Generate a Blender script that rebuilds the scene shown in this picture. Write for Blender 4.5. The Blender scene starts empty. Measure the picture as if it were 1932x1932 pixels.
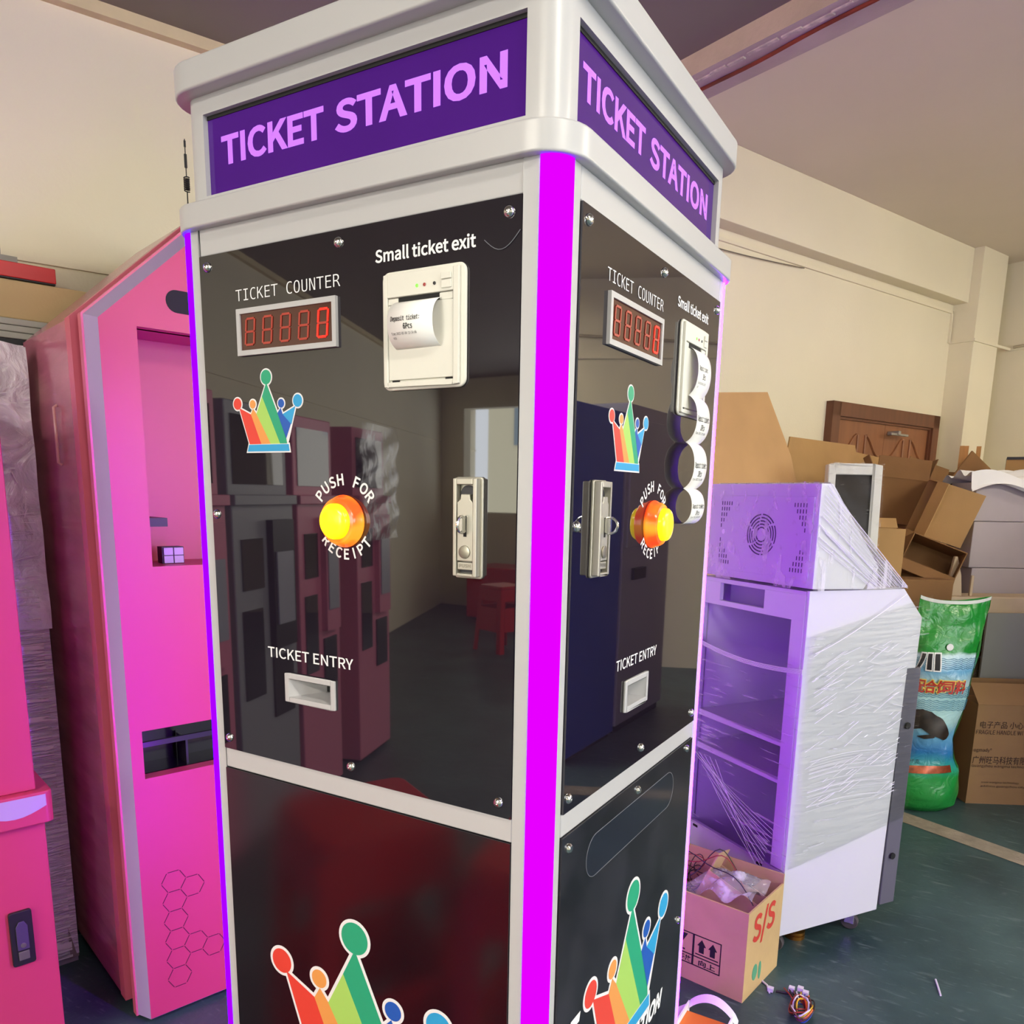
import bpy, bmesh, math, random
from math import sin, cos, pi, radians
from mathutils import Vector, Matrix
random.seed(7)
SC = bpy.context.scene
COL = SC.collection

# ------------------------------------------------------------------ camera
cam_data = bpy.data.cameras.new('camera')
cam_data.sensor_width = 36.0
cam_data.lens = 1501.93 / 1932 * 36.0
cam_data.shift_y = (1224.96 - 966.0) / 1932
cam_data.clip_start = 0.02
cam = bpy.data.objects.new('camera', cam_data)
COL.objects.link(cam)
yaw, pitch, roll = radians(-30.41036), radians(-11.003618), radians(1.07084)
fw = Vector((sin(yaw) * cos(pitch), cos(yaw) * cos(pitch), sin(pitch)))
rt0 = Vector((cos(yaw), -sin(yaw), 0))
up0 = rt0.cross(fw)
rt = cos(roll) * rt0 + sin(roll) * up0
up = -sin(roll) * rt0 + cos(roll) * up0
cm = Matrix((rt, up, -fw)).transposed().to_4x4()
cm.translation = Vector((0.348941, -0.66498, 1.45))
cam.matrix_world = cm
SC.camera = cam

# ------------------------------------------------------------------ world, lights, exposure
SC.view_settings.view_transform = 'Standard'
SC.view_settings.look = 'None'
SC.view_settings.exposure = 0.0
SC.view_settings.gamma = 1.0
SC.view_settings.use_curve_mapping = False
world = bpy.data.worlds.new('daylight')
SC.world = world
world.use_nodes = True
bg = world.node_tree.nodes['Background']
bg.inputs[0].default_value = (0.90, 0.95, 1.0, 1)
bg.inputs[1].default_value = 6.0


def area(name, loc, target, sx, sy, power, color):
    d = bpy.data.lights.new(name, 'AREA')
    d.shape = 'RECTANGLE'
    d.size, d.size_y = sx, sy
    d.energy = power
    d.color = color
    o = bpy.data.objects.new(name, d)
    COL.objects.link(o)
    o.location = loc
    o.rotation_euler = (Vector(target) - Vector(loc)).to_track_quat('-Z', 'Y').to_euler()
    return o


# daylight through the windows behind and to the right of the camera
area('daylight_south_window', (-2.1, -7.85, 1.8), (-0.4, 0, 1.4), 2.8, 1.7, 120, (1.0, 0.98, 0.95))
area('daylight_east_window', (5.4, 0.2, 1.9), (0, 0.6, 1.3), 4.5, 1.6, 80, (0.93, 0.97, 1.0))
# unseen fluorescent battens, added to light the room; the first fills the wrapped board
FILL_FLUO = [(1.5, -0.75, 2.75, 36), (-0.3, -2.6, 2.75, 76), (3.0, 2.2, 3.05, 68), (-0.6, -5.2, 2.75, 80), (3.6, 4.6, 3.05, 72)]
for fx, fy, fz, fp_ in FILL_FLUO:
    area('fill_fluorescent', (fx, fy, fz - 0.05), (fx, fy, 0), 1.2, 0.12, fp_, (1.0, 0.945, 0.83))
    area('fill_fluorescent', (fx, fy, fz + 0.03), (fx, fy, 9), 1.2, 0.12, 52, (1.0, 0.945, 0.83))


# ------------------------------------------------------------------ materials
def lin(h):
    h = h.lstrip('#')
    v = [int(h[i:i + 2], 16) / 255 for i in (0, 2, 4)]
    return tuple((c / 12.92 if c <= 0.04045 else ((c + 0.055) / 1.055) ** 2.4) for c in v) + (1.0,)


MATS = {}


def mat(name, color, rough=0.5, metal=0.0, emit=None, es=1.0, ior=1.5, noise=0.0, nscale=8.0, bump=0.0,
        bscale=60.0, stretch=None, alpha=1.0, trans=0.0, coat=0.0):
    """principled material; colour varied by a noise texture, optional noise bump"""
    if name in MATS:
        return MATS[name]
    m = bpy.data.materials.new(name)
    m.use_nodes = True
    nt = m.node_tree
    p = nt.nodes['Principled BSDF']
    c = lin(color) if isinstance(color, str) else tuple(color) + (1.0,)
    p.inputs['Base Color'].default_value = c
    p.inputs['Roughness'].default_value = rough
    p.inputs['Metallic'].default_value = metal
    p.inputs['IOR'].default_value = ior
    p.inputs['Alpha'].default_value = alpha
    p.inputs['Transmission Weight'].default_value = trans
    p.inputs['Coat Weight'].default_value = coat
    if emit is not None:
        p.inputs['Emission Color'].default_value = (lin(emit) if isinstance(emit, str) else tuple(emit) + (1.0,))
        p.inputs['Emission Strength'].default_value = es
    tc = nt.nodes.new('ShaderNodeTexCoord')
    vec = tc.outputs['Object']
    if stretch:
        mp = nt.nodes.new('ShaderNodeMapping')
        mp.inputs['Scale'].default_value = stretch
        nt.links.new(vec, mp.inputs[0])
        vec = mp.outputs[0]
    if noise > 0:
        n = nt.nodes.new('ShaderNodeTexNoise')
        n.inputs['Scale'].default_value = nscale
        n.inputs['Detail'].default_value = 5
        nt.links.new(vec, n.inputs['Vector'])
        r = nt.nodes.new('ShaderNodeValToRGB')
        r.color_ramp.elements[0].position = 0.3
        r.color_ramp.elements[1].position = 0.7
        r.color_ramp.elements[0].color = tuple(x * (1 - noise) for x in c[:3]) + (1,)
        r.color_ramp.elements[1].color = tuple(min(1, x * (1 + noise)) for x in c[:3]) + (1,)
        nt.links.new(n.outputs['Fac'], r.inputs[0])
        nt.links.new(r.outputs[0], p.inputs['Base Color'])
    if bump > 0:
        n2 = nt.nodes.new('ShaderNodeTexNoise')
        n2.inputs['Scale'].default_value = bscale
        n2.inputs['Detail'].default_value = 4
        nt.links.new(vec, n2.inputs['Vector'])
        b = nt.nodes.new('ShaderNodeBump')
        b.inputs['Strength'].default_value = bump
        b.inputs['Distance'].default_value = 0.01
        nt.links.new(n2.outputs['Fac'], b.inputs['Height'])
        nt.links.new(b.outputs[0], p.inputs['Normal'])
    MATS[name] = m
    return m


def film(name, tint=(0.9, 0.9, 0.93), base=0.04, streak=0.5, stretch=(3, 3, 40), scale=3.0, thr=0.60, wid=0.08, rot=(0, 0, 0), bump=0.5, ior=1.22):
    """clear stretch film: mostly see-through, glossy, with milky streaks painted in as highlights"""
    m = bpy.data.materials.new(name)
    m.use_nodes = True
    nt = m.node_tree
    nt.nodes.clear()
    out = nt.nodes.new('ShaderNodeOutputMaterial')
    tc = nt.nodes.new('ShaderNodeTexCoord')
    mp = nt.nodes.new('ShaderNodeMapping')
    mp.inputs['Scale'].default_value = stretch
    mp.inputs['Rotation'].default_value = rot
    nt.links.new(tc.outputs['Object'], mp.inputs[0])
    n = nt.nodes.new('ShaderNodeTexNoise')
    n.inputs['Scale'].default_value = scale
    n.inputs['Detail'].default_value = 3
    n.inputs['Distortion'].default_value = 0.3
    nt.links.new(mp.outputs[0], n.inputs['Vector'])
    n3 = nt.nodes.new('ShaderNodeTexNoise')
    n3.inputs['Scale'].default_value = 5.0
    nt.links.new(tc.outputs['Object'], n3.inputs['Vector'])
    ma = nt.nodes.new('ShaderNodeMath'); ma.operation = 'MULTIPLY_ADD'
    ma.inputs[1].default_value = 0.5
    nt.links.new(n3.outputs['Fac'], ma.inputs[0])
    sub = nt.nodes.new('ShaderNodeMath'); sub.operation = 'SUBTRACT'
    sub.inputs[1].default_value = 0.25
    nt.links.new(n.outputs['Fac'], sub.inputs[0])
    nt.links.new(sub.outputs[0], ma.inputs[2])
    mr = nt.nodes.new('ShaderNodeMapRange')
    mr.inputs['From Min'].default_value = thr
    mr.inputs['From Max'].default_value = thr + wid
    mr.inputs['To Min'].default_value = base
    mr.inputs['To Max'].default_value = streak  # white streaks painted in as highlights on the film
    nt.links.new(ma.outputs[0], mr.inputs['Value'])
    p = nt.nodes.new('ShaderNodeBsdfPrincipled')
    p.inputs['Base Color'].default_value = tint + (1,)
    p.inputs['Roughness'].default_value = 0.18
    b = nt.nodes.new('ShaderNodeBump')
    b.inputs['Strength'].default_value = bump
    b.inputs['Distance'].default_value = 0.006
    nt.links.new(n.outputs['Fac'], b.inputs['Height'])
    t = nt.nodes.new('ShaderNodeBsdfTransparent')
    g = nt.nodes.new('ShaderNodeBsdfGlossy')
    g.inputs['Roughness'].default_value = 0.08
    nt.links.new(b.outputs[0], g.inputs['Normal'])
    fr = nt.nodes.new('ShaderNodeFresnel')
    fr.inputs[0].default_value = ior
    nt.links.new(b.outputs[0], fr.inputs['Normal'])
    m1 = nt.nodes.new('ShaderNodeMixShader')
    nt.links.new(fr.outputs[0], m1.inputs[0])
    nt.links.new(t.outputs[0], m1.inputs[1])
    nt.links.new(g.outputs[0], m1.inputs[2])
    m2 = nt.nodes.new('ShaderNodeMixShader')
    nt.links.new(mr.outputs[0], m2.inputs[0])
    nt.links.new(m1.outputs[0], m2.inputs[1])
    nt.links.new(p.outputs[0], m2.inputs[2])
    nt.links.new(m2.outputs[0], out.inputs[0])
    return m


def emission(name, color, s):
    if name in MATS:
        return MATS[name]
    m = bpy.data.materials.new(name)
    m.use_nodes = True
    nt = m.node_tree
    nt.nodes.clear()
    o = nt.nodes.new('ShaderNodeOutputMaterial')
    e = nt.nodes.new('ShaderNodeEmission')
    e.inputs[0].default_value = tuple(color) + (1,)
    e.inputs[1].default_value = s
    nt.links.new(e.outputs[0], o.inputs[0])
    MATS[name] = m
    return m


def floor_material():
    m = bpy.data.materials.new('worn_green_floor_paint')
    m.use_nodes = True
    nt = m.node_tree
    p = nt.nodes['Principled BSDF']
    tc = nt.nodes.new('ShaderNodeTexCoord')
    n = nt.nodes.new('ShaderNodeTexNoise'); n.inputs['Scale'].default_value = 2.2; n.inputs['Detail'].default_value = 8
    nt.links.new(tc.outputs['Object'], n.inputs['Vector'])
    r = nt.nodes.new('ShaderNodeValToRGB')
    r.color_ramp.elements[0].position = 0.3; r.color_ramp.elements[0].color = lin('24383a')
    r.color_ramp.elements[1].position = 0.75; r.color_ramp.elements[1].color = lin('46605f')
    nt.links.new(n.outputs['Fac'], r.inputs[0])
    col = r.outputs[0]
    for k, (rot, sc, thr) in enumerate([((0, 0, 0.5), (5, 26, 1), 0.68), ((0, 0, -0.7), (7, 34, 1), 0.69), ((0, 0, 1.6), (14, 40, 1), 0.69)]):
        mp = nt.nodes.new('ShaderNodeMapping')
        mp.inputs['Rotation'].default_value = rot; mp.inputs['Scale'].default_value = sc
        nt.links.new(tc.outputs['Object'], mp.inputs[0])
        ns = nt.nodes.new('ShaderNodeTexNoise'); ns.inputs['Scale'].default_value = 1.6; ns.inputs['Detail'].default_value = 6
        nt.links.new(mp.outputs[0], ns.inputs['Vector'])
        mr = nt.nodes.new('ShaderNodeMapRange')
        mr.inputs['From Min'].default_value = thr - 0.06; mr.inputs['From Max'].default_value = thr + 0.06; mr.inputs['To Max'].default_value = 0.3
        nt.links.new(ns.outputs['Fac'], mr.inputs['Value'])
        mx = nt.nodes.new('ShaderNodeMixRGB'); mx.inputs[2].default_value = lin('8d9c98')
        nt.links.new(mr.outputs[0], mx.inputs[0]); nt.links.new(col, mx.inputs[1])
        col = mx.outputs[0]
    nt.links.new(col, p.inputs['Base Color'])
    p.inputs['Roughness'].default_value = 0.42
    b = nt.nodes.new('ShaderNodeBump'); b.inputs['Strength'].default_value = 0.25; b.inputs['Distance'].default_value = 0.01
    n2 = nt.nodes.new('ShaderNodeTexNoise'); n2.inputs['Scale'].default_value = 25; n2.inputs['Detail'].default_value = 6
    nt.links.new(tc.outputs['Object'], n2.inputs['Vector'])
    nt.links.new(n2.outputs['Fac'], b.inputs['Height']); nt.links.new(b.outputs[0], p.inputs['Normal'])
    return m


M_WALL = mat('cream_wall_paint', 'e8dec2', 0.75, noise=0.03, nscale=1.5, bump=0.08, bscale=90)
M_CEIL = mat('ceiling_paint', 'dfd2bf', 0.8, noise=0.03, nscale=1.2)
M_CEILD = mat('dark_ceiling_board', '80796a', 0.7, noise=0.05, nscale=2)
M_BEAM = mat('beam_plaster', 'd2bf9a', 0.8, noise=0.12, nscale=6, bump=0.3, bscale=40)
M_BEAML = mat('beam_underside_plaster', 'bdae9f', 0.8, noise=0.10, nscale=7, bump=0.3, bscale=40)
M_FLOOR = floor_material()
M_JOINT = mat('concrete_joint', '8d8371', 0.85, noise=0.2, nscale=14, bump=0.4, bscale=60)
M_WHITE = mat('white_powder_coat', 'bab9bc', 0.32, noise=0.01, nscale=3)
M_BLACK = mat('black_gloss_acrylic', (0.011, 0.0075, 0.014), 0.02, ior=1.85, noise=0.1, nscale=3)
M_BLACK2 = mat('black_acrylic_under_film', (0.0085, 0.0050, 0.0085), 0.13, ior=1.9, noise=0.1, nscale=3)
M_LETTER = mat('white_print', 'efeff2', 0.45)
M_SCREW = mat('polished_steel', 'd8d8d8', 0.18, 1.0)
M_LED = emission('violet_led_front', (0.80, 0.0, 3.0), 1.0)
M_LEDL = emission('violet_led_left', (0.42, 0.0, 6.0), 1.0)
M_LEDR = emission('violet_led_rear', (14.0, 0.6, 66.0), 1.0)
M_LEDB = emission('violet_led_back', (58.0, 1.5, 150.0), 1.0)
M_DARK = mat('dark_plastic', '1a191c', 0.45)
M_SOOT = mat('black_void_paint', '0b0a0c', 0.7)
M_PINK = mat('hot_pink_paint', (0.53, 0.047, 0.125), 0.38, noise=0.02, nscale=2)
M_PINKD = mat('pink_recess_paint', (0.49, 0.045, 0.125), 0.4)
M_SALMON = mat('salmon_pink_edge', (0.74, 0.15, 0.23), 0.35)
M_LILAC = mat('lilac_light_strip', (0.44, 0.34, 0.56), 0.4)
M_MAUVE = mat('mauve_body_under_film', (0.60, 0.19, 0.28), 0.16, noise=0.15, nscale=3, bump=0.5, bscale=3, stretch=(1, 1, 5))
M_CARD = mat('cardboard', 'b58f5c', 0.85, noise=0.07, nscale=5, bump=0.05, bscale=120)
M_CARDL = mat('light_cardboard', 'cdb384', 0.85, noise=0.05, nscale=4, bump=0.05, bscale=120)
M_CARDD = mat('brown_cardboard_shaded', '835e37', 0.85, noise=0.08, nscale=5, bump=0.05, bscale=120)  # brown, darkened further for the deep shade inside the pile
M_INK = mat('black_ink', '18151a', 0.7)
M_PAPER = mat('white_paper', 'efefee', 0.7)


def film_wrap(name, c, rough, vor, stretch, strength, metal=0.0, noise=0.2):
    """crinkled glossy film over a flat board"""
    m = bpy.data.materials.new(name)
    m.use_nodes = True
    nt = m.node_tree
    p = nt.nodes['Principled BSDF']
    p.inputs['Roughness'].default_value = rough
    p.inputs['Metallic'].default_value = metal
    p.inputs['Coat Weight'].default_value = 0.8
    p.inputs['Coat Roughness'].default_value = 0.08
    tc = nt.nodes.new('ShaderNodeTexCoord')
    mp = nt.nodes.new('ShaderNodeMapping'); mp.inputs['Scale'].default_value = stretch
    nt.links.new(tc.outputs['Object'], mp.inputs[0])
    n = nt.nodes.new('ShaderNodeTexNoise'); n.inputs['Scale'].default_value = vor; n.inputs['Detail'].default_value = 6
    n.inputs['Distortion'].default_value = 1.2
    nt.links.new(mp.outputs[0], n.inputs['Vector'])
    r = nt.nodes.new('ShaderNodeValToRGB')
    cc = lin(c)
    r.color_ramp.elements[0].position = 0.35; r.color_ramp.elements[0].color = tuple(x * (1 - noise) for x in cc[:3]) + (1,)
    r.color_ramp.elements[1].position = 0.70; r.color_ramp.elements[1].color = tuple(min(1, x * (1 + noise)) for x in cc[:3]) + (1,)
    nt.links.new(n.outputs['Fac'], r.inputs[0]); nt.links.new(r.outputs[0], p.inputs['Base Color'])
    b = nt.nodes.new('ShaderNodeBump'); b.inputs['Strength'].default_value = strength; b.inputs['Distance'].default_value = 0.02
    nt.links.new(n.outputs['Fac'], b.inputs['Height'])
    nt.links.new(b.outputs[0], p.inputs['Normal']); nt.links.new(b.outputs[0], p.inputs['Coat Normal'])
    return m


M_FOIL = film_wrap('crinkled_film_over_board', 'e8e2ee', 0.25, 12, (1, 1, 1), 0.9, 0.0)
M_FOIL2 = film_wrap('pulled_film_over_board', 'e6ddee', 0.28, 5, (2, 2, 22), 0.8, 0.0)


# ------------------------------------------------------------------ mesh helpers
def wm(o):
    return (wm(o.parent) @ o.matrix_basis) if o.parent else o.matrix_basis


class MB:
    """collects faces in world space through a frame function and links them as one mesh"""

    def __init__(self, fr=None):
        self.v, self.f, self.mi, self.sm = [], [], [], []
        self.fr = fr or (lambda a, b, c: (a, b, c))

    def vert(self, p):
        self.v.append(Vector(self.fr(*p)))
        return len(self.v) - 1

    def face(self, pts, m=0, smooth=False):
        self.f.append([self.vert(p) for p in pts]); self.mi.append(m); self.sm.append(smooth)

    def box(self, x0, y0, z0, x1, y1, z1, m=0):
        c = [(x0, y0, z0), (x1, y0, z0), (x1, y1, z0), (x0, y1, z0), (x0, y0, z1), (x1, y0, z1), (x1, y1, z1), (x0, y1, z1)]
        i = [self.vert(p) for p in c]
        for q in ((0, 3, 2, 1), (4, 5, 6, 7), (0, 1, 5, 4), (1, 2, 6, 5), (2, 3, 7, 6), (3, 0, 4, 7)):
            self.f.append([i[k] for k in q]); self.mi.append(m); self.sm.append(False)
        return self

    def prism(self, poly, fn, h0, h1, m=0, smooth=False):
        """extrude a 2D polygon; fn(u, v, h) -> local point"""
        a = [self.vert(fn(u, v, h0)) for u, v in poly]
        b = [self.vert(fn(u, v, h1)) for u, v in poly]
        n = len(poly)
        self.f.append(a[::-1]); self.mi.append(m); self.sm.append(False)
        self.f.append(b); self.mi.append(m); self.sm.append(False)
        for k in range(n):
            self.f.append([a[k], a[(k + 1) % n], b[(k + 1) % n], b[k]]); self.mi.append(m); self.sm.append(smooth)
        return self

    def lathe(self, prof, fn, seg=28, m=0):
        """prof: list of (r, h); fn(x, y, h) -> local point"""
        rings = []
        for r, h in prof:
            if r < 1e-6:
                rings.append([self.vert(fn(0, 0, h))])
            else:
                rings.append([self.vert(fn(r * cos(2 * pi * k / seg), r * sin(2 * pi * k / seg), h)) for k in range(seg)])
        for a, b in zip(rings, rings[1:]):
            for k in range(seg):
                if len(a) == 1 and len(b) == 1:
                    continue
                if len(a) == 1:
                    q = [a[0], b[k], b[(k + 1) % seg]]
                elif len(b) == 1:
                    q = [a[k], a[(k + 1) % seg], b[0]]
                else:
                    q = [a[k], a[(k + 1) % seg], b[(k + 1) % seg], b[k]]
                self.f.append(q); self.mi.append(m); self.sm.append(True)
        return self

    def tube(self, pts, r, seg=8, m=0, closed=False):
        pts = [Vector(self.fr(*p)) for p in pts]
        n = len(pts)
        rings = []
        prev = None
        for k in range(n):
            if closed:
                d = (pts[(k + 1) % n] - pts[k - 1])
            else:
                d = pts[min(k + 1, n - 1)] - pts[max(k - 1, 0)]
            d = d.normalized() if d.length > 1e-9 else Vector((0, 0, 1))
            if prev is None:
                prev = d.orthogonal().normalized()
            prev = (prev - d * prev.dot(d))
            prev = prev.normalized() if prev.length > 1e-6 else d.orthogonal().normalized()
            b = d.cross(prev)
            ring = []
            for s in range(seg):
                a = 2 * pi * s / seg
                self.v.append(pts[k] + r * (cos(a) * prev + sin(a) * b))
                ring.append(len(self.v) - 1)
            rings.append(ring)
        rng = range(n) if closed else range(n - 1)
        for k in rng:
            a, b = rings[k], rings[(k + 1) % n]
            for s in range(seg):
                self.f.append([a[s], a[(s + 1) % seg], b[(s + 1) % seg], b[s]]); self.mi.append(m); self.sm.append(True)
        if not closed:
            self.f.append(rings[0][::-1]); self.mi.append(m); self.sm.append(False)
            self.f.append(rings[-1]); self.mi.append(m); self.sm.append(False)
        return self

    def grid(self, fn, nu, nv, m=0, smooth=True, closed_u=False):
        idx = [[self.vert(fn(i / nu, j / nv)) for i in range(nu if closed_u else nu + 1)] for j in range(nv + 1)]
        for j in range(nv):
            for i in range(nu):
                i2 = (i + 1) % nu if closed_u else i + 1
                self.f.append([idx[j][i], idx[j][i2], idx[j + 1][i2], idx[j + 1][i]]); self.mi.append(m); self.sm.append(smooth)
        return self

    def build(self, name, mats, parent=None, bevel=0.0, seg=2, thick=0.0, fix=True, base=False):
        me = bpy.data.meshes.new(name)
        inv = wm(parent).inverted() if parent else Matrix.Identity(4)
        off = Vector((0, 0, 0))
        if parent is None and self.v:
            lo = Vector((min(v.x for v in self.v), min(v.y for v in self.v), min(v.z for v in self.v)))
            hi = Vector((max(v.x for v in self.v), max(v.y for v in self.v), max(v.z for v in self.v)))
            off = Vector(((lo.x + hi.x) / 2, (lo.y + hi.y) / 2, lo.z))
        me.from_pydata([inv @ v - off for v in self.v], [], self.f)
        mats = mats if isinstance(mats, (list, tuple)) else [mats]
        for m in mats:
            me.materials.append(m)
        me.polygons.foreach_set('material_index', self.mi)
        me.polygons.foreach_set('use_smooth', self.sm)
        if fix:
            bm = bmesh.new(); bm.from_mesh(me)
            bmesh.ops.remove_doubles(bm, verts=bm.verts, dist=1e-6)
            bmesh.ops.recalc_face_normals(bm, faces=bm.faces)
            bm.to_mesh(me); bm.free()
        if any(self.sm):
            me.set_sharp_from_angle(angle=radians(38))
        me.update()
        o = bpy.data.objects.new(name, me)
        o.location = off
        COL.objects.link(o)
        if parent:
            o.parent = parent
            o.location = (0, 0, 0)
        if thick:
            s = o.modifiers.new('thickness', 'SOLIDIFY'); s.thickness = thick; s.offset = 0
        if bevel > 0:
            b = o.modifiers.new('bevel', 'BEVEL'); b.width = bevel; b.segments = seg; b.limit_method = 'ANGLE'; b.angle_limit = radians(50); b.harden_normals = True
        return o


def tag(o, label=None, cat=None, group=None, kind=None):
    if label: o['label'] = label
    if cat: o['category'] = cat
    if group: o['group'] = group
    if kind: o['kind'] = kind
    return o


def thing(name, loc, label, cat, group=None):
    o = bpy.data.objects.new(name, None)
    o.empty_display_size = 0.1
    o.location = loc
    COL.objects.link(o)
    return tag(o, label, cat, group)


def rrect(u0, v0, u1, v1, r, n=6):
    pts = []
    for cx, cy, a0 in ((u1 - r, v1 - r, 0), (u0 + r, v1 - r, 90), (u0 + r, v0 + r, 180), (u1 - r, v0 + r, 270)):
        for k in range(n + 1):
            a = radians(a0 + 90 * k / n)
            pts.append((cx + r * cos(a), cy + r * sin(a)))
    return pts


def circ(cx, cy, r, n=28, ry=None):
    ry = ry or r
    return [(cx + r * cos(2 * pi * k / n), cy + ry * sin(2 * pi * k / n)) for k in range(n)]


TEXT_CACHE = {}
try:                                                  # the plain grotesque that ships with Blender itself
    import os
    PLAIN = bpy.data.fonts.load(os.path.join(bpy.utils.system_resource('DATAFILES', path='fonts'), 'Noto Sans CJK Regular.woff2'))
    MONO = bpy.data.fonts.load(os.path.join(bpy.utils.system_resource('DATAFILES', path='fonts'), 'DejaVuSansMono.woff2'))
except Exception:
    PLAIN = MONO = None


def text_polys(body, mono=False, bold=0.0):
    """outline of a line of lettering as flat triangles, scaled to its own unit box"""
    key = (body, mono, bold)
    if key not in TEXT_CACHE:
        cu = bpy.data.curves.new('lettering', 'FONT')
        cu.body = body
        cu.offset = bold
        if PLAIN:
            cu.font = MONO if mono else PLAIN
        cu.resolution_u = 4
        ob = bpy.data.objects.new('lettering', cu)
        COL.objects.link(ob)
        dg = bpy.context.evaluated_depsgraph_get()
        me = bpy.data.meshes.new_from_object(ob.evaluated_get(dg))
        vs = [(v.co.x, v.co.y) for v in me.vertices]
        fs = [list(p.vertices) for p in me.polygons]
        bpy.data.objects.remove(ob); bpy.data.curves.remove(cu); bpy.data.meshes.remove(me)
        x0 = min(v[0] for v in vs); x1 = max(v[0] for v in vs)
        y0 = min(v[1] for v in vs); y1 = max(v[1] for v in vs)
        TEXT_CACHE[key] = ([((x - x0) / max(1e-6, x1 - x0), (y - y0) / max(1e-6, y1 - y0)) for x, y in vs], fs, (x1 - x0) / max(1e-6, y1 - y0))
    return TEXT_CACHE[key]


def add_text(mb, body, fn, u0, v0, u1, v1, bold=0.0, shear=0.0, m=0, mono=False):
    """lettering filling the box (u0,v0)-(u1,v1) of the surface fn(u, v); bold = stroke growth"""
    vs, fs, _ = text_polys(body, mono, bold)
    base = len(mb.v)
    for x, y in vs:
        mb.vert(fn(u0 + x * (u1 - u0) + shear * y * (v1 - v0), v0 + y * (v1 - v0)))
    for f in fs:
        mb.f.append([base + k for k in f]); mb.mi.append(m); mb.sm.append(False)


def arc_text(mb, body, fn, cx, cy, r, a0, a1, h, top=True, bold=0.01, m=0):
    """letters set one by one round a circle; fn(u, v)"""
    n = len(body)
    for k, ch in enumerate(body):
        if ch == ' ':
            continue
        a = radians(a0 + (a1 - a0) * k / (n - 1))
        vs, fs, asp = text_polys(ch, False, bold)
        w = h * min(asp, 0.9)
        base = len(mb.v)
        ang = a - pi / 2 if top else a + pi / 2
        ox, oy = cx + r * cos(a), cy + r * sin(a)
        for x, y in vs:
            lx, ly = (x - 0.5) * w, (y - 0.5) * h
            mb.vert(fn(ox + lx * cos(ang) - ly * sin(ang), oy + lx * sin(ang) + ly * cos(ang)))
        for f in fs:
            mb.f.append([base + q for q in f]); mb.mi.append(m); mb.sm.append(False)


# ------------------------------------------------------------------ directions used by the place
WA = radians(22.5)                                   # the long wall
WS = Vector((sin(WA), cos(WA), 0)); WN = Vector((cos(WA), -sin(WA), 0)); W0 = WN * -2.346
RA = radians(17)                                     # the row of pink machines along it
RS = Vector((sin(RA), cos(RA), 0)); RB = Vector((-cos(RA), sin(RA), 0)); R0 = Vector((-1.477, 0.527, 0))
CA = radians(34.5)                                   # the white cabinet
CW = Vector((sin(CA), cos(CA), 0)); CV = Vector((-cos(CA), sin(CA), 0)); C0 = Vector((-0.074, 1.759, 0))


def wall_fr(s, n, z):
    p = W0 + WS * s + WN * n
    return (p.x, p.y, z)


def row_fr(a, b, z):
    p = R0 + RS * a + RB * b
    return (p.x, p.y, z)


def cab_fr(w, v, z):
    p = C0 + CW * w + CV * v
    return (p.x, p.y, z)


# ------------------------------------------------------------------ the room
def struct(name, mb, m, label, cat, **k):
    o = mb.build(name, m, **k)
    o['kind'] = 'structure'
    return tag(o, label, cat)


mb = MB(); mb.box(-9, -9.2, -0.1, 7, 10, 0); struct('floor', mb, M_FLOOR, 'worn dark green painted concrete floor with pale scuffs', 'floor')
mb = MB(wall_fr); mb.box(-12, -0.15, 0, 7, 0, 3.4); struct('wall_west', mb, M_WALL, 'long cream painted wall behind the machines', 'wall')
mb = MB(wall_fr); mb.box(6.15, -0.15, 0, 6.3, 8, 3.4); struct('wall_north', mb, M_WALL, 'cream end wall at the far right', 'wall')
mb = MB(wall_fr)
mb.box(5.577, 0, 0, 5.95, 0.165, 3.17); struct('trim_1', mb, M_WALL, 'cream plastered pilaster beside the brown door', 'pilaster')
mb = MB(wall_fr); mb.box(1.866, 0, 3.17, 6.15, 8, 3.3); struct('ceiling', mb, M_CEIL, 'beige higher ceiling over the right bay', 'ceiling')
mb = MB(wall_fr); mb.box(-12, 0, 2.86, 1.705, 8, 3.0); struct('ceiling_left', mb, M_CEILD, 'dark grey lower ceiling over the left bay', 'ceiling')
# transverse beam between the bays
mb = MB(wall_fr)
mb.box(1.705, 0, 2.796, 1.866, 8, 3.30, 0)
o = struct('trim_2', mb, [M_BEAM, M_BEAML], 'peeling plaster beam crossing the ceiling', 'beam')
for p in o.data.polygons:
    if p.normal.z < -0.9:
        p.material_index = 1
# flaking strips of old plaster along the beam underside
mb = MB(wall_fr)
for k in range(26):
    n0 = 0.5 + k * 0.062 + random.uniform(-.02, .02)
    s0 = 1.735 + random.uniform(-.008, .008)
    mb.box(s0, n0, 2.793 - random.uniform(0, .002), s0 + random.uniform(.006, .016), n0 + random.uniform(.055, .075), 2.796)
struct('trim_3', mb, mat('flaking_plaster', 'c9bcaa', .9, noise=.3, nscale=30), 'ragged strip of flaking plaster under the ceiling beam', 'plaster')
# beam along the wall in the right bay and the ledge in the left bay
mb = MB(wall_fr); mb.box(1.866, 0, 2.815, 5.577, 0.10, 3.17); struct('trim_4', mb, M_WALL, 'cream boxed beam along the top of the right wall', 'beam', bevel=.004)
mb = MB(wall_fr); mb.box(-12, 0, 2.825, 1.705, 0.035, 2.86); struct('trim_5', mb, mat('ledge_paint', 'd9c79c', .8, noise=.08, nscale=9), 'narrow cream ledge at the top of the left wall', 'ledge')
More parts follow.
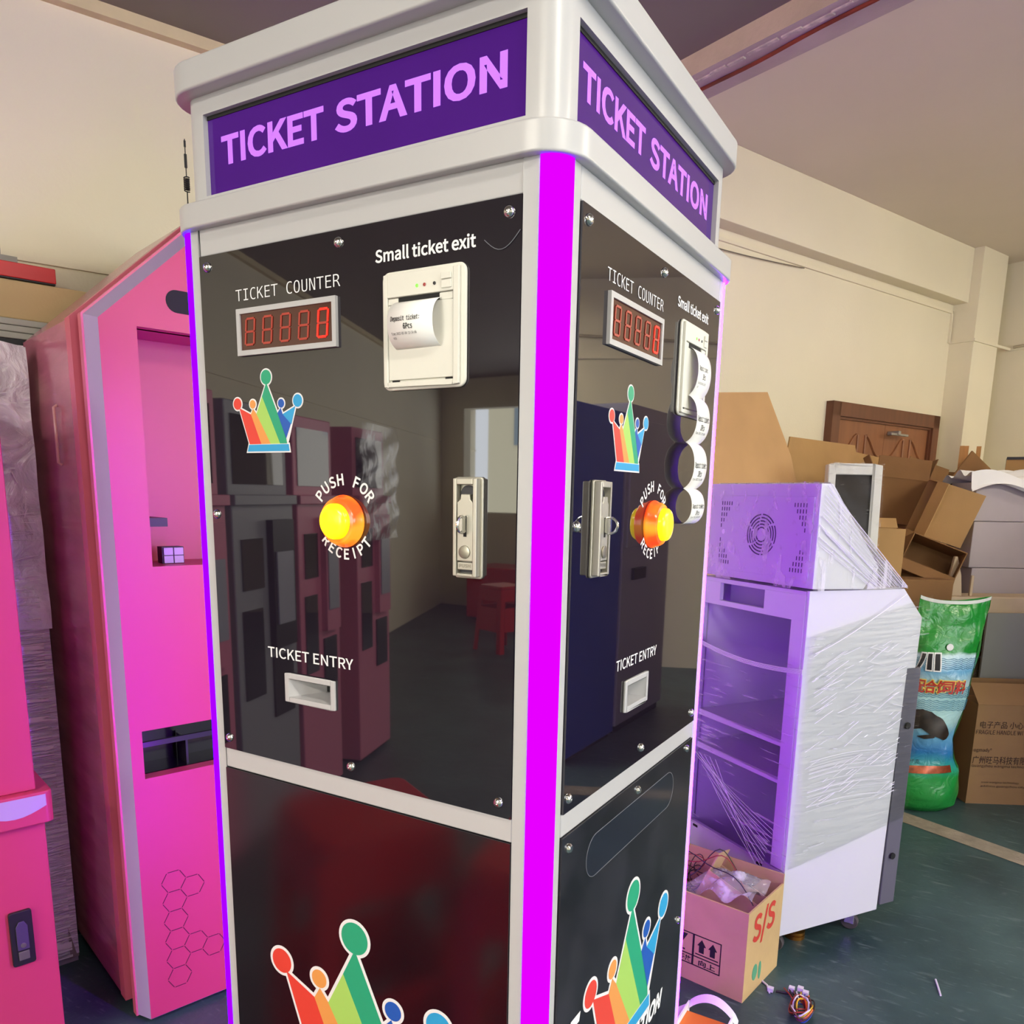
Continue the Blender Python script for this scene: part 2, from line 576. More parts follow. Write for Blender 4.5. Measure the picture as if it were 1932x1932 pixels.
# cable ducts
mb = MB(wall_fr); mb.box(-12, 0, 2.105, 1.7, 0.012, 2.128); struct('trim_6', mb, M_WALL, 'thin cream cable duct along the left wall', 'duct')
mb = MB(wall_fr)
mb.box(1.9, 0, 2.755, 5.56, 0.014, 2.772); mb.box(5.545, 0, 2.56, 5.56, 0.014, 2.772)
mb.box(5.563, 0, 2.555, 5.577, 0.165, 2.572); mb.box(5.563, 0.165, 2.555, 6.15, 0.178, 2.572)
mb.box(6.138, 0.165, 2.555, 6.15, 4, 2.57)
struct('trim_7', mb, M_WALL, 'thin cream cable duct around the pilaster', 'duct')
# brown door
mb = MB(wall_fr)
dS0, dS1, dH = 4.12, 5.47, 2.05
door = thing('door_1', wall_fr((dS0 + dS1) / 2, 0, 0), 'brown panelled double door behind the carton pile', 'door'); door['kind'] = 'structure'
M_WOOD = mat('brown_door_veneer', '8f5c3a', .45, noise=.12, nscale=3, stretch=(8, 8, 1))
M_WOODD = mat('brown_door_frame', '6b4028', .4, noise=.12, nscale=3, stretch=(8, 8, 1))
mb.box(dS0, 0, 0, dS0 + .085, .05, dH); mb.box(dS1 - .085, 0, 0, dS1, .05, dH); mb.box(dS0, 0, dH - .085, dS1, .05, dH)
mb.box(dS0 + .085, 0, 0, dS0 + .1, .035, dH - .085); mb.box(dS1 - .1, 0, 0, dS1 - .085, .035, dH - .085); mb.box(dS0 + .085, 0, dH - .1, dS1 - .085, .035, dH - .085)
mb.build('door_frame', M_WOODD, door, bevel=.008)
for k in (0, 1):
    c = (dS0 + dS1) / 2
    a, b = (dS0 + .1, c) if k == 0 else (c, dS1 - .1)
    mb = MB(wall_fr); mb.box(a + .001, 0, .01, b - .001, .02, dH - .1)
    leaf = mb.build('door_leaf', M_WOOD, door)
    mb = MB(wall_fr)
    for q in (0, 1):
        wq = (b - a) / 2
        p0, p1 = a + q * wq + .05, a + (q + 1) * wq - .04
        path = []
        for t in range(13):
            f = t / 12
            g = f if q else 1 - f
            path.append((p0 + (p1 - p0) * f, .022, 1.74 + .13 * (0.5 + 0.5 * cos(pi * g)) ** 1.3))
        path = [(p0, .022, 1.0)] + path + [(p1, .022, 1.0)]
        mb.tube(path, .009, 6)
    mb.build('door_moulding', M_WOOD, leaf)
mb = MB(wall_fr); mb.box(4.83, .02, 1.885, 4.86, .10, 1.91); mb.box(4.76, .07, 1.88, 4.98, .09, 1.895)
mb.build('door_closer', mat('grey_metal', 'a8a49c', .4, .6), door, bevel=.003)
for s in (dS0 + .1, dS1 - .1):
    mb = MB(wall_fr); mb.box(s - .012, .02, 1.62, s + .012, .04, 1.74)
    mb.build('hinge', mat('pale_hinge', 'd9b9a0', .4, .3), door)
# remaining walls with the openings the daylight comes through
mb = MB()
mb.box(-9, -8.15, 0, -5.5, -8.0, 3.0); mb.box(-5.5, -8.15, 2.5, -4.0, -8.0, 3.0); mb.box(-5.5, -8.15, 0, -4.0, -8.0, 1.22); mb.box(-4.0, -8.15, 0, -3.5, -8.0, 3.0); mb.box(-3.5, -8.15, 2.65, -.7, -8.0, 3.0); mb.box(-3.5, -8.15, 0, -.7, -8.0, .95); mb.box(-.7, -8.15, 0, 7, -8.0, 3.0)
struct('wall_south', mb, M_WALL, 'cream wall with a daylight opening behind the camera', 'wall')
mb = MB()
mb.box(5.5, -9, 0, 5.65, 10, 1.1); mb.box(5.5, -9, 2.7, 5.65, 10, 3.4); mb.box(5.5, -9, 1.1, 5.65, -2.1, 2.7); mb.box(5.5, 2.5, 1.1, 5.65, 10, 2.7)
struct('wall_east', mb, M_WALL, 'cream wall with a long window band', 'wall')
# concrete joint strip in the floor
mb = MB()
p0, p1 = Vector((-.25, 3.5, 0)), Vector((2.2, 2.32, 0))
d = (p1 - p0).normalized(); q = Vector((-d.y, d.x, 0)) * .06
mb.face([p0 - q + Vector((0, 0, .002)), p1 - q + Vector((0, 0, .002)), p1 + q + Vector((0, 0, .002)), p0 + q + Vector((0, 0, .002))])
struct('trim_8', mb, M_JOINT, 'bare concrete joint strip across the green floor', 'floor joint')

# fittings of the added fluorescents
for fx, fy, fz, fp_ in FILL_FLUO:
    t = thing('added_ceiling_light', (fx, fy, fz), 'unseen fluorescent batten added for light below the ceiling', 'lamp', 'added fluorescent battens below the ceiling')
    mb = MB(); mb.box(fx - .62, fy - .05, fz - .03, fx + .62, fy + .05, fz + .01); mb.build('added_light_housing', M_WHITE, t)
    top = 3.17 if (Vector((fx, fy, 0)) - W0).dot(WS) > 1.866 else 2.86
    for dx in (-.5, .5):
        mb = MB(); mb.tube([(fx + dx, fy, fz + .008), (fx + dx, fy, top)], .004, 6); mb.build('added_light_hanger', M_SCREW, t)

# red cable along the beam underside
mb = MB(wall_fr)
pts = []
for k in range(40):
    f = k / 39
    pts.append((1.782 + .012 * sin(f * 7) - .012 * f, .35 + f * 2.2, 2.790 + .002 * sin(f * 31)))
mb.tube(pts, .006, 6)
tag(mb.build('cable', mat('red_brown_cable', '7c2e1c', .5, noise=.5, nscale=6)), 'dark red cable clipped under the ceiling beam', 'cable')
mb = MB(wall_fr)
mb.tube([(1.95 + .09 * k, .018, 2.745 - .035 * sin(pi * k / 20)) for k in range(21)], .003, 6)
tag(mb.build('cable', mat('grey_cable', '6d6558', .6)), 'thin grey cable sagging below the boxed beam', 'cable')
mb = MB(wall_fr)
mb.tube([(6.13, .2 + .19 * k, 2.575 + .012 * k) for k in range(20)], .01, 6)
tag(mb.build('cable', mat('cream_cable', 'b9ad93', .7)), 'cream cable rising along the far end wall', 'cable')


# ------------------------------------------------------------------ the ticket kiosk
KC = (-0.253, 0.253)
kiosk = thing('ticket_kiosk', (KC[0], KC[1], 0), 'tall white ticket kiosk with black panels and violet corner lights', 'ticket kiosk')
FR_L = lambda s, d, z: (KC[0] + s, -d, z)
FR_R = lambda s, d, z: (d, KC[1] + s, z)
FR_B = lambda s, d, z: (KC[0] - s, 2 * KC[1] + d, z)
FR_W = lambda s, d, z: (2 * KC[0] - d, KC[1] - s, z)
FACES = [FR_L, FR_R, FR_B, FR_W]
H = 0.253
Z_PT, Z_PB, Z_LB = 1.712, 1.122, 1.096

# frame: posts, bars and dark core
mb = MB()
for fr in FACES:
    mb.fr = fr
    for s0, s1 in ((-.2315, -.2155), (.2155, .2315)):
        mb.box(s0, -.045, .05, s1, 0, 1.742)
    mb.box(-.2155, -.03, Z_PT, .2155, 0, 1.742)
    mb.box(-.2155, -.03, Z_LB, .2155, 0, Z_PB)
    mb.box(-.2155, -.03, .05, .2155, 0, .12)
mb.build('frame', M_WHITE, kiosk, bevel=.0018)
mb = MB(); mb.box(KC[0] - .205, KC[1] - .205, .02, KC[0] + .205, KC[1] + .205, 1.77)
mb.build('inner_cabinet', M_SOOT, kiosk)
mb = MB(); mb.box(KC[0] - .24, KC[1] - .24, 0, KC[0] + .24, KC[1] + .24, .05); mb.build('plinth', M_DARK, kiosk)
# light tubes in the four corners
for k, (sx, sy) in enumerate(((1, -1), (-1, -1), (1, 1), (-1, 1))):
    cx, cy = KC[0] + sx * .2315, KC[1] + sy * .2315
    pts = [(cx - sx * .01, cy - sy * .01)]
    for j in range(17):
        a = radians(90 * j / 16)
        pts.append((cx + sx * .0225 * cos(a), cy + sy * .0225 * sin(a)))
    mb = MB(); mb.prism(pts, lambda u, v, h: (u, v, h), .05, 1.7412, smooth=True)
    o = mb.build('light_tube', [M_LED, M_LEDL, M_LEDR, M_LEDB][k], kiosk)
    o['label'] = 'glowing violet corner tube'

# header: lower band, sign box, cap
sq = lambda h, r, n=8: rrect(KC[0] - h, KC[1] - h, KC[0] + h, KC[1] + h, r, n)
up = lambda u, v, h: (u, v, h)
mb = MB(); mb.prism(sq(H + .0105, .045), up, 1.7405, 1.7675, smooth=True); mb.build('header_band', M_WHITE, kiosk, bevel=.0025, seg=3)
mb = MB(); mb.prism(sq(H + .009, .045), up, 1.8815, 1.912, smooth=True); mb.build('header_cap', M_WHITE, kiosk, bevel=.003, seg=3)
mb = MB()
hb = H - .009
for sx, sy in ((1, 1), (-1, 1), (-1, -1), (1, -1)):
    pts = [(sx * .21, sy * .21), (sx * hb, sy * .21)]
    r = .022
    for j in range(9):
        a = radians(90 * j / 8)
        pts.append((sx * (hb - r + r * cos(a)), sy * (hb - r + r * sin(a))))
    pts.append((sx * .21, sy * hb))
    mb.prism([(KC[0] + x, KC[1] + y) for x, y in pts], up, 1.7675, 1.8815, smooth=True)
for fr in FACES:
    mb.fr = fr
    mb.box(-.21, -.045, 1.7675, .21, -.009, 1.7785)
    mb.box(-.21, -.045, 1.8625, .21, -.009, 1.8815)
mb.build('header_box', M_WHITE, kiosk)

M_SIGN = mat('backlit_purple_acrylic', (0.03, 0.006, 0.09), .06, emit=(0.040, 0.002, 0.12), es=1.0, ior=1.55, noise=.2, nscale=5)
M_SIGNT = mat('backlit_violet_letters', (0.25, 0.12, 0.4), .2, emit=(0.46, 0.11, 0.85), es=1.0)
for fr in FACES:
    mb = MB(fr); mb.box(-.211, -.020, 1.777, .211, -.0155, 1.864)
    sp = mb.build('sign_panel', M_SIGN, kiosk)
    mb = MB(fr); mb.box(-.2105, -.0155, 1.8585, .2105, -.0145, 1.8635); mb.build('sign_lip_shade', M_SOOT, sp)  # black strip painted in as the shade under the header lip
    for word, u0, u1 in (('TICKET', -.189, -.034), ('STATION', -.019, .187)):
        mb = MB(fr)
        add_text(mb, word, lambda u, v: (u, -.0152, v), u0, 1.8080, u1, 1.8390, bold=.013)
        o = mb.build('sign_lettering', M_SIGNT, sp, fix=False)
        o['label'] = 'glowing violet word ' + word


def panel_with_hole(mb, s0, z0, s1, z1, d0, d1, hole):
    h0, k0, h1, k1 = hole
    for a, b, c, e in ((s0, z0, h0, z1), (h1, z0, s1, z1), (h0, z0, h1, k0), (h0, k1, h1, z1)):
        mb.box(a, d0, b, c, d1, e)


# crown emblem
BALLS = [(-.048, .0261, .0064, 'd2473c'), (-.0230, .0249, .0047, 'e0964c'), (0, .0534, .0079, '2f9c73'), (.0222, .0243, .0047, '2b55b4'), (.0476, .0262, .0067, '2f8fce')]
BODY = [(-.0305, -.0192), (-.0452, .0215), (-.0265, .0138), (-.0228, .0200), (-.0175, .0142), (0, .0475), (.0160, .0140), (.0212, .0196), (.0240, .0126), (.0440, .0206), (.0295, -.0192)]
BAND = [(-.0316, -.0199), (.0318, -.0199), (.0329, -.0274), (-.0343, -.0274)]
COLS = ['d9463a', 'e59a4e', 'a3cf5f', '2aa37a', '2457b6', '35a0d8', '2e9bd2', '1f78c0', 'e9e6ea']


def clip_poly(poly, ax, ay, bx, by):
    """part of a polygon on the left of the line a->b"""
    out = []
    n = len(poly)
    side = lambda p: (bx - ax) * (p[1] - ay) - (by - ay) * (p[0] - ax)
    for k in range(n):
        p, q = poly[k], poly[(k + 1) % n]
        sp, sq_ = side(p), side(q)
        if sp >= 0:
            out.append(p)
        if (sp > 0 > sq_) or (sp < 0 < sq_):
            t = sp / (sp - sq_)
            out.append((p[0] + t * (q[0] - p[0]), p[1] + t * (q[1] - p[1])))
    return out


def offset_poly(poly, r):
    n = len(poly)
    area2 = sum(poly[k][0] * poly[(k + 1) % n][1] - poly[(k + 1) % n][0] * poly[k][1] for k in range(n))
    sg = 1 if area2 > 0 else -1
    out = []
    for k in range(n):
        p0, p1, p2 = Vector(poly[k - 1]), Vector(poly[k]), Vector(poly[(k + 1) % n])
        d1, d2 = (p1 - p0).normalized(), (p2 - p1).normalized()
        n1, n2 = Vector((d1.y, -d1.x)) * sg, Vector((d2.y, -d2.x)) * sg
        b = (n1 + n2)
        b = b / max(.35, b.dot(n1))
        out.append((p1.x + b.x * r, p1.y + b.y * r))
    return out


CROWN_MATS = [mat('crown_' + c, c, .35) for c in ('df4438', 'e59a52', 'a6d066', '27a27b', '2059b8', '2f9fd8', 'e9e6ea')]


def crown(parent, fr, cs, cz, sc, dz):
    mb = MB(fr)
    P = lambda u, v: (cs + u * sc, cz + v * sc)
    lay = lambda d: (lambda u, v, h: (P(u, v)[0], d + h, P(u, v)[1]))
    e = dz
    W = .0016
    # white outline first
    mb.prism(offset_poly(BODY, W), lay(e), 0, .0002, 6)
    mb.prism(offset_poly(BAND, W), lay(e), 0, .00024, 6)
    for x, y, r, c in BALLS:
        mb.prism(circ(x, y, r + W, 32), lay(e), 0, .00027, 6)
    # balls
    for (x, y, r, c), mi in zip(BALLS, (0, 1, 3, 4, 5)):
        mb.prism(circ(x, y, r, 32), lay(e + .0004), 0, .0002, mi)
    # slanting stripes of the body: concave, so cut it as convex spikes
    pieces = [
        ([(-.0452, .0215), (-.0265, .0138), (-.0115, -.0192), (-.0305, -.0192)], 0),
        ([(-.0265, .0138), (-.0228, .0200), (-.0175, .0142), (.0036, -.0192), (-.0115, -.0192)], 1),
        ([(-.0175, .0142), (-.0075, .0330), (.0186, -.0192), (.0036, -.0192)], 2),
        ([(-.0075, .0330), (0, .0475), (.0160, .0140), (.0282, -.0130), (.0295, -.0192), (.0186, -.0192)], 3),
        ([(.0160, .0140), (.0212, .0196), (.0240, .0126), (.0362, .0020), (.0282, -.0140)], 4),
        ([(.0240, .0126), (.0440, .0206), (.0370, .0015), (.0345, .0035)], 5),
    ]
    for poly, mi in pieces:
        mb.prism(poly, lay(e + .0003), 0, .0002, mi)
    mb.prism(BAND, lay(e + .0003), 0, .00025, 5)
    return mb.build('crown_emblem', CROWN_MATS, parent, fix=True)


M_BTN = mat('orange_lit_button', (0.9, 0.12, 0.02), .18, noise=0)
nt = M_BTN.node_tree
pb = nt.nodes['Principled BSDF']
tcn = nt.nodes.new('ShaderNodeTexCoord')
nn = nt.nodes.new('ShaderNodeTexNoise'); nn.inputs['Scale'].default_value = 38; nn.inputs['Detail'].default_value = 1
nt.links.new(tcn.outputs['Object'], nn.inputs['Vector'])
rr_ = nt.nodes.new('ShaderNodeValToRGB')
rr_.color_ramp.elements[0].position = .40; rr_.color_ramp.elements[0].color = (1.0, .035, .004, 1)
rr_.color_ramp.elements[1].position = .66; rr_.color_ramp.elements[1].color = (1.0, .42, .02, 1)
nt.links.new(nn.outputs['Fac'], rr_.inputs[0])
nt.links.new(rr_.outputs[0], pb.inputs['Emission Color']); pb.inputs['Emission Strength'].default_value = 0.95
M_BTNC = mat('yellow_lit_cap', (0.9, 0.6, 0.02), .2, emit=(1.0, 0.72, 0.0), es=1.1)
M_DISP = mat('red_display_window', (0.035, 0.008, 0.006), .12, emit=(0.075, 0.010, 0.004), es=.5, ior=1.7)
M_SEGOFF = mat('unlit_segments', (0.30, 0.045, 0.03), .3, emit=(0.28, 0.02, 0.012), es=.45)
M_SEGON = mat('lit_segments', (0.8, 0.02, 0.01), .3, emit=(1.4, 0.02, 0.01), es=1.0)
M_PRN = mat('printer_white_plastic', 'dedcd3', .45)
M_LOCK = mat('lock_zinc', 'bcb8ac', .35, .55)
M_LOCKC = mat('lock_core_zinc', '9b9789', .3, .8)
GREEN_LED = mat('green_indicator', (0.1, .6, .05), .3, emit=(.25, 1.6, .05), es=1.0)
RED_LED = mat('red_indicator', (0.35, .03, .03), .3)


def seg_digit(mb, fr, s, z, w, h, lit):
    t = w * .17
    segs = {'a': (0, h / 2, w, t), 'g': (0, 0, w, t), 'd': (0, -h / 2, w, t), 'f': (-w / 2, h / 4, t, h / 2), 'b': (w / 2, h / 4, t, h / 2), 'e': (-w / 2, -h / 4, t, h / 2), 'c': (w / 2, -h / 4, t, h / 2)}
    sh = .10
    for k, (x, y, ww, hh) in segs.items():
        on = lit and k != 'g'
        g = t * .12
        if ww > hh:
            L, T = ww / 2 - t / 2 - g, t / 2
            poly = [(x - L, y), (x - L + T, y + T), (x + L - T, y + T), (x + L, y), (x + L - T, y - T), (x - L + T, y - T)]
            poly = [(x - L - T * .6, y), (x - L, y + T), (x + L, y + T), (x + L + T * .6, y), (x + L, y - T), (x - L, y - T)]
        else:
            L, T = hh / 2 - t * .3 - g, t / 2
            poly = [(x, y - L - T * .6), (x + T, y - L), (x + T, y + L), (x, y + L + T * .6), (x - T, y + L), (x - T, y - L)]
        mb.prism([(s + u + sh * v, z + v) for u, v in poly], lambda u, v, q: (u, .0047 + q, v), 0, .0003, 1 if on else 0)


for fi, fr in enumerate((FR_L, FR_R)):
    E0 = .002                       # front of the panel
    if fi == 0:
        en = (-.0995, 1.2015, -.0195, 1.2365); te = (-.128, .007); lk = .1625; cr = (-.1135, 1.5207)
    else:
        en = (-.067, 1.199, .0075, 1.237); te = (-.092, .037); lk = -.1600; cr = (-.0845, 1.5055)
    mb = MB(fr)
    panel_with_hole(mb, -.2148, Z_PB + .0005, .2148, Z_PT - .0005, -.008, E0, (en[0] + .006, en[1] + .006, en[2] - .006, en[3] - .006))
    pan = mb.build('upper_panel', M_BLACK, kiosk); pan['label'] = 'glossy black upper panel'
    # screws
    for s, z in ((-.2015, 1.699), (-.0015, 1.6995), (.2015, 1.6985), (-.2065, 1.42), (-.2045, 1.1375), (0, 1.138), (.2, 1.138)):
        mb = MB(fr); mb.lathe([(.0056, E0), (.0054, E0 + .0014), (.0035, E0 + .0034), (.0013, E0 + .0038), (0, E0 + .0030)], lambda x, y, h: (s + x, h, z + y), 16)
        mb.build('screw', M_SCREW, pan)
    flat = lambda u, v: (u, E0 + .0004, v)
    mb = MB(fr); add_text(mb, 'TICKET COUNTER', flat, -.1565, 1.6575, -.0005, 1.6700, bold=-.006, mono=True); mb.build('lettering', M_LETTER, pan, fix=False)
    mb = MB(fr); add_text(mb, 'Small ticket exit', flat, .0465, 1.6735, .1665, 1.6865, bold=.010); mb.build('lettering', M_LETTER, pan, fix=False)
    mb = MB(fr); arc_text(mb, 'PUSH FOR', flat, -.0005, 1.418, .0445, 143, 37, .0125, True); mb.build('lettering', M_LETTER, pan, fix=False)
    mb = MB(fr); arc_text(mb, 'RECEIPT', flat, .0005, 1.4195, .0370, 219, 321, .0120, False)
    mb.build('lettering', M_LETTER, pan, fix=False)
    mb = MB(fr); add_text(mb, 'TICKET ENTRY', flat, te[0], 1.2525, te[1], 1.2655, bold=.004); mb.build('lettering', M_LETTER, pan, fix=False)
    crown(pan, fr, cr[0], cr[1], 1.0, E0)
    # protective film corner peeling in the upper right
    if fi == 0:
        mb = MB(fr)
        mb.tube([(.176 + .038 * k / 10, E0 + .001, 1.678 - .012 * sin(k / 10 * pi) + (.004 * k / 10)) for k in range(11)], .0003, 5)
        mb.build('film_edge', mat('grey_cut_edge', '7d7f88', .4), pan)
    # ---- counter display
    mb = MB(fr)
    a, b, c, e = -.1535, 1.5985, -.0045, 1.6485
    panel_with_hole(mb, a, b, c, e, E0, E0 + .004, (a + .0055, b + .0055, c - .0055, e - .0055))
    cd = mb.build('counter_display', M_WHITE, kiosk); cd['label'] = 'red five digit counter display in white frame'
    mb = MB(fr); mb.box(a + .0055, E0, b + .0055, c - .0055, E0 + .0022, e - .0055); mb.build('display_window', M_DISP, cd)
    for k in range(5):
        mb = MB(fr); seg_digit(mb, fr, a + .0065 + .0274 * (k + .5), 1.6235, .0135, .0275, k == 4)
        mb.build('digit', [M_SEGOFF, M_SEGON], cd)
    # ---- ticket printer
    mb = MB(fr); mb.prism(rrect(.0575, 1.5505, .1580, 1.6625, .0085), lambda u, v, h: (u, h, v), E0, E0 + .0035)
    pr = mb.build('ticket_printer', M_PRN, kiosk, bevel=.0025, seg=3); pr['label'] = 'white ticket printer bezel'
    mb = MB(fr)
    # raised body with a sunken door
    D1 = E0 + .0035; D2 = E0 + .0070
    mb.box(.0615, D1, 1.5575, .0665, D2, 1.6590); mb.box(.1455, D1, 1.5575, .1520, D2, 1.6590)
    mb.box(.0665, D1, 1.5535, .1455, D2, 1.5580); mb.box(.0665, D1, 1.6375, .1455, D2, 1.6590)
    mb.box(.0615, D1, 1.5535, .0665, D2, 1.5575); mb.box(.1455, D1, 1.5535, .1520, D2, 1.5575)
    mb.build('printer_body', M_PRN, pr, bevel=.0008)
    mb = MB(fr); mb.box(.0672, D1, 1.5600, .1448, D2 - .0012, 1.6305); mb.box(.0672, D1, 1.6305, .0790, D2 - .0012, 1.6368); mb.box(.1290, D1, 1.6305, .1448, D2 - .0012, 1.6368)
    mb.build('printer_door', M_PRN, pr, bevel=.0006)
    mb = MB(fr); mb.box(.0790, D1 - .001, 1.6305, .1290, D1 + .001, 1.6372);
    mb.build('paper_slot', M_SOOT, pr)
    for q0, q1 in ((.0700, .0790), (.135, .1448)):
        mb = MB(fr); mb.box(q0, D1 - .001, 1.5580, q1, D1 + .0008, 1.5604); mb.build('door_notch', M_SOOT, pr)
    for s, m_ in ((.1035, GREEN_LED), (.1125, RED_LED), (.1242, M_DARK)):
        mb = MB(fr); mb.lathe([(.0017, D2 - .001), (.0016, D2 + .0006), (0, D2 + .001)], lambda x, y, h: (s + x, h, 1.6455 + y), 12)
        mb.build('indicator', m_, pr)
    mb = MB(fr); mb.box(.1325, D2, 1.6400, .1440, D2 + .0012, 1.6475); mb.box(.1325, D2, 1.6478, .1440, D2 + .0022, 1.6535)
    mb.build('feed_button', M_PRN, pr, bevel=.0006)
    # ---- push button
    bf = lambda x, y, h: (-.001 + x, E0 + h, 1.418 + y)
    mb = MB(fr); mb.lathe([(.0275, 0), (.0283, .002), (.0277, .004), (.0262, .006), (.0252, .0110), (.0235, .0135), (.0200, .0145), (.0190, .0135)], bf, 40)
    pbn = mb.build('push_button', M_BTN, kiosk); pbn['label'] = 'glowing orange push button'
    mb = MB(fr); mb.lathe([(.0190, .012), (.0190, .0190), (.0175, .0210), (.0120, .0225), (0, .0230)], bf, 36); mb.build('button_cap', M_BTNC, pbn)
    # ---- latch lock
    z0, z1 = 1.367, 1.466
    f2 = lambda u, v, h: (u, h, v)
    mb = MB(fr); mb.prism(rrect(lk - .0162, z0, lk + .0162, z1, .003, 4), f2, E0, E0 + .003)
    lo = mb.build('latch_lock', M_LOCK, kiosk, bevel=.001); lo['label'] = 'silver swing latch lock'
    mb = MB(fr)
    t0, t1 = E0 + .003, E0 + .0105
    panel_with_hole(mb, lk - .0140, z0 + .0025, lk + .0135, z1 - .0015, t0, t1, (lk - .0098, z0 + .0055, lk + .0092, z1 - .0075))
    mb.build('lock_body', M_LOCK, lo, bevel=.0009)
    mb = MB(fr)
    pts = [(lk - .0095, z0 + .0175), (lk + .0090, z0 + .0175), (lk + .0090, z1 - .0245), (lk + .0058, z1 - .0215), (lk + .0050, z1 - .0165), (lk - .0050, z1 - .0165), (lk - .0058, z1 - .0215), (lk - .0095, z1 - .0245)]
    mb.prism(pts, f2, t0 + .001, t1 - .001); mb.build('lock_handle', M_LOCK, lo, bevel=.0008)
    mb = MB(fr); mb.box(lk - .0092, t0, z0 + .0058, lk + .0088, t0 + .0012, z0 + .009)
    mb.prism(circ(lk, z1 - .017, .0092, 20), f2, t0, t0 + .001)
    mb.build('lock_recess', mat('lock_shadow_grey', '3d3b40', .5, .3), lo)
    mb = MB(fr); mb.box(lk - .0090, t0 + .001, z0 + .0090, lk + .0086, t1 - .0015, z0 + .0165); mb.build('lock_push_tab', M_LOCK, lo, bevel=.0006)
    mb = MB(fr); add_text(mb, 'PUSH', lambda u, v: (u, t1 - .0013, v), lk - .0068, z0 + .0112, lk + .0066, z0 + .0148, bold=.01); mb.build('lettering', M_LOCKC, lo, fix=False)
    mb = MB(fr); mb.lathe([(.0066, t1 - .001), (.0064, t1 + .0002), (.0045, t1 + .0006), (0, t1 + .0004)], lambda x, y, h: (lk - .0002 + x, h, z0 + .0265 + y), 24); mb.build('key_cylinder', M_LOCKC, lo)
    mb = MB(fr); mb.box(lk - .0016, t1 - .0012, 1.4085, lk + .0018, t1 - .0006, 1.4285); mb.build('key_slot', M_SOOT, lo)
    mb = MB(fr)
    mb.tube([(lk + .0003, t1 + .0045 + .0085 * cos(2 * pi * k / 20), 1.4205 + .0080 * sin(2 * pi * k / 20)) for k in range(20)], .0014, 8, closed=True)
    mb.box(lk - .0012, t1 - .001, 1.4135, lk + .0014, t1 + .006, 1.4275)
    mb.build('key', M_SCREW, lo)
    # ---- ticket entry
    mb = MB(fr)
    a, b, c, e = en
    ia, ib, ic, ie = a + .007, b + .0065, c - .007, e - .0065
    panel_with_hole(mb, a, b, c, e, E0, E0 + .003, (ia, ib, ic, ie))
    te_o = mb.build('ticket_entry', M_WHITE, kiosk, bevel=.001); te_o['label'] = 'white ticket entry slot'
    mb = MB(fr)
    bq = (ia + .024, ib + .002, ic - .003, ib + .0105) if fi == 0 else (ia + .012, ib + .003, ic - .014, ib + .011)
    front = [(ia, E0 + .003, ib), (ic, E0 + .003, ib), (ic, E0 + .003, ie), (ia, E0 + .003, ie)]
    back = [(bq[0], -.034, bq[1]), (bq[2], -.034, bq[1]), (bq[2], -.034, bq[3]), (bq[0], -.034, bq[3])]
    for k in range(4):
        mb.face([front[k], front[(k + 1) % 4], back[(k + 1) % 4], back[k]])
    mb.build('entry_funnel', M_WHITE, te_o)
    mb = MB(fr); mb.box(bq[0], -.036, bq[1], bq[2], -.034, bq[3])
    for k in range(3):
        q = bq[0] - .006 + k * .011
        mb.box(q, -.020, bq[3] + .0035, q + .003, -.0185, bq[3] + .0055)
    mb.build('entry_slot', M_SOOT, te_o)
    # ---- lower panel
    mb = MB(fr); mb.box(-.2148, .121, .121, .2148, -.008, Z_LB - .0005) if False else mb.box(-.2148, -.008, .121, .2148, E0, Z_LB - .0005)
    lp = mb.build('lower_panel', M_BLACK2 if fi == 0 else mat('scuffed_black_acrylic', (0.017, 0.016, 0.022), .16, ior=1.5, noise=.5, nscale=14), kiosk)
    lp['label'] = 'black lower panel under film' if fi == 0 else 'scuffed black lower panel with hand hole'
    crown(lp, fr, 0, .780 if fi == 0 else .795, 2.62, E0)
    if fi == 1:
        for s, z in ((-.199, 1.0795), (-.002, 1.082), (.19, 1.085), (.198, .804)):
            mb = MB(fr); mb.lathe([(.0056, E0), (.0054, E0 + .0014), (.0035, E0 + .0034), (0, E0 + .0036)], lambda x, y, h: (s + x, h, z + y), 16)
            mb.build('screw', M_SCREW, lp)
        ol = rrect(-.153, 1.0185, .137, 1.0705, .0255, 8)
        mb = MB(fr); mb.tube([(u, E0 + .0001, v) for u, v in ol], .0003, 5, closed=True); mb.build('hand_hole_edge', mat('grey_cut_edge', '7d7f88', .4), lp)
        mb = MB(fr); mb.prism(ol, lambda u, v, h: (u, h, v), E0, E0 + .0001); mb.build('hand_hole', mat('clear_hand_hole', (0.016, 0.018, 0.03), .07, ior=1.6), lp)
    mb = MB(fr)
    add_text(mb, 'TICKET STATION', lambda u, v: (u, E0 + .0004, v), -.150, .690, .135, .7205, bold=.02, shear=.28)
    if fi == 1:
        add_text(mb, 'E', lambda u, v: (u, E0 + .0004, v), -.192, .805, -.166, .858, bold=.02, shear=.25)
    mb.build('lettering', M_LETTER, lp, fix=False)
for fr in (FR_B, FR_W):
    mb = MB(fr); mb.box(-.2148, -.008, Z_PB + .0005, .2148, .002, Z_PT - .0005); mb.build('upper_panel', M_BLACK, kiosk)
    mb = MB(fr); mb.box(-.2148, -.008, .121, .2148, .002, Z_LB - .0005); mb.build('lower_panel', M_BLACK, kiosk)


# ------------------------------------------------------------------ paper receipts hanging from the two printers
M_RCPT = mat('receipt_paper', 'f2f1ef', .6)


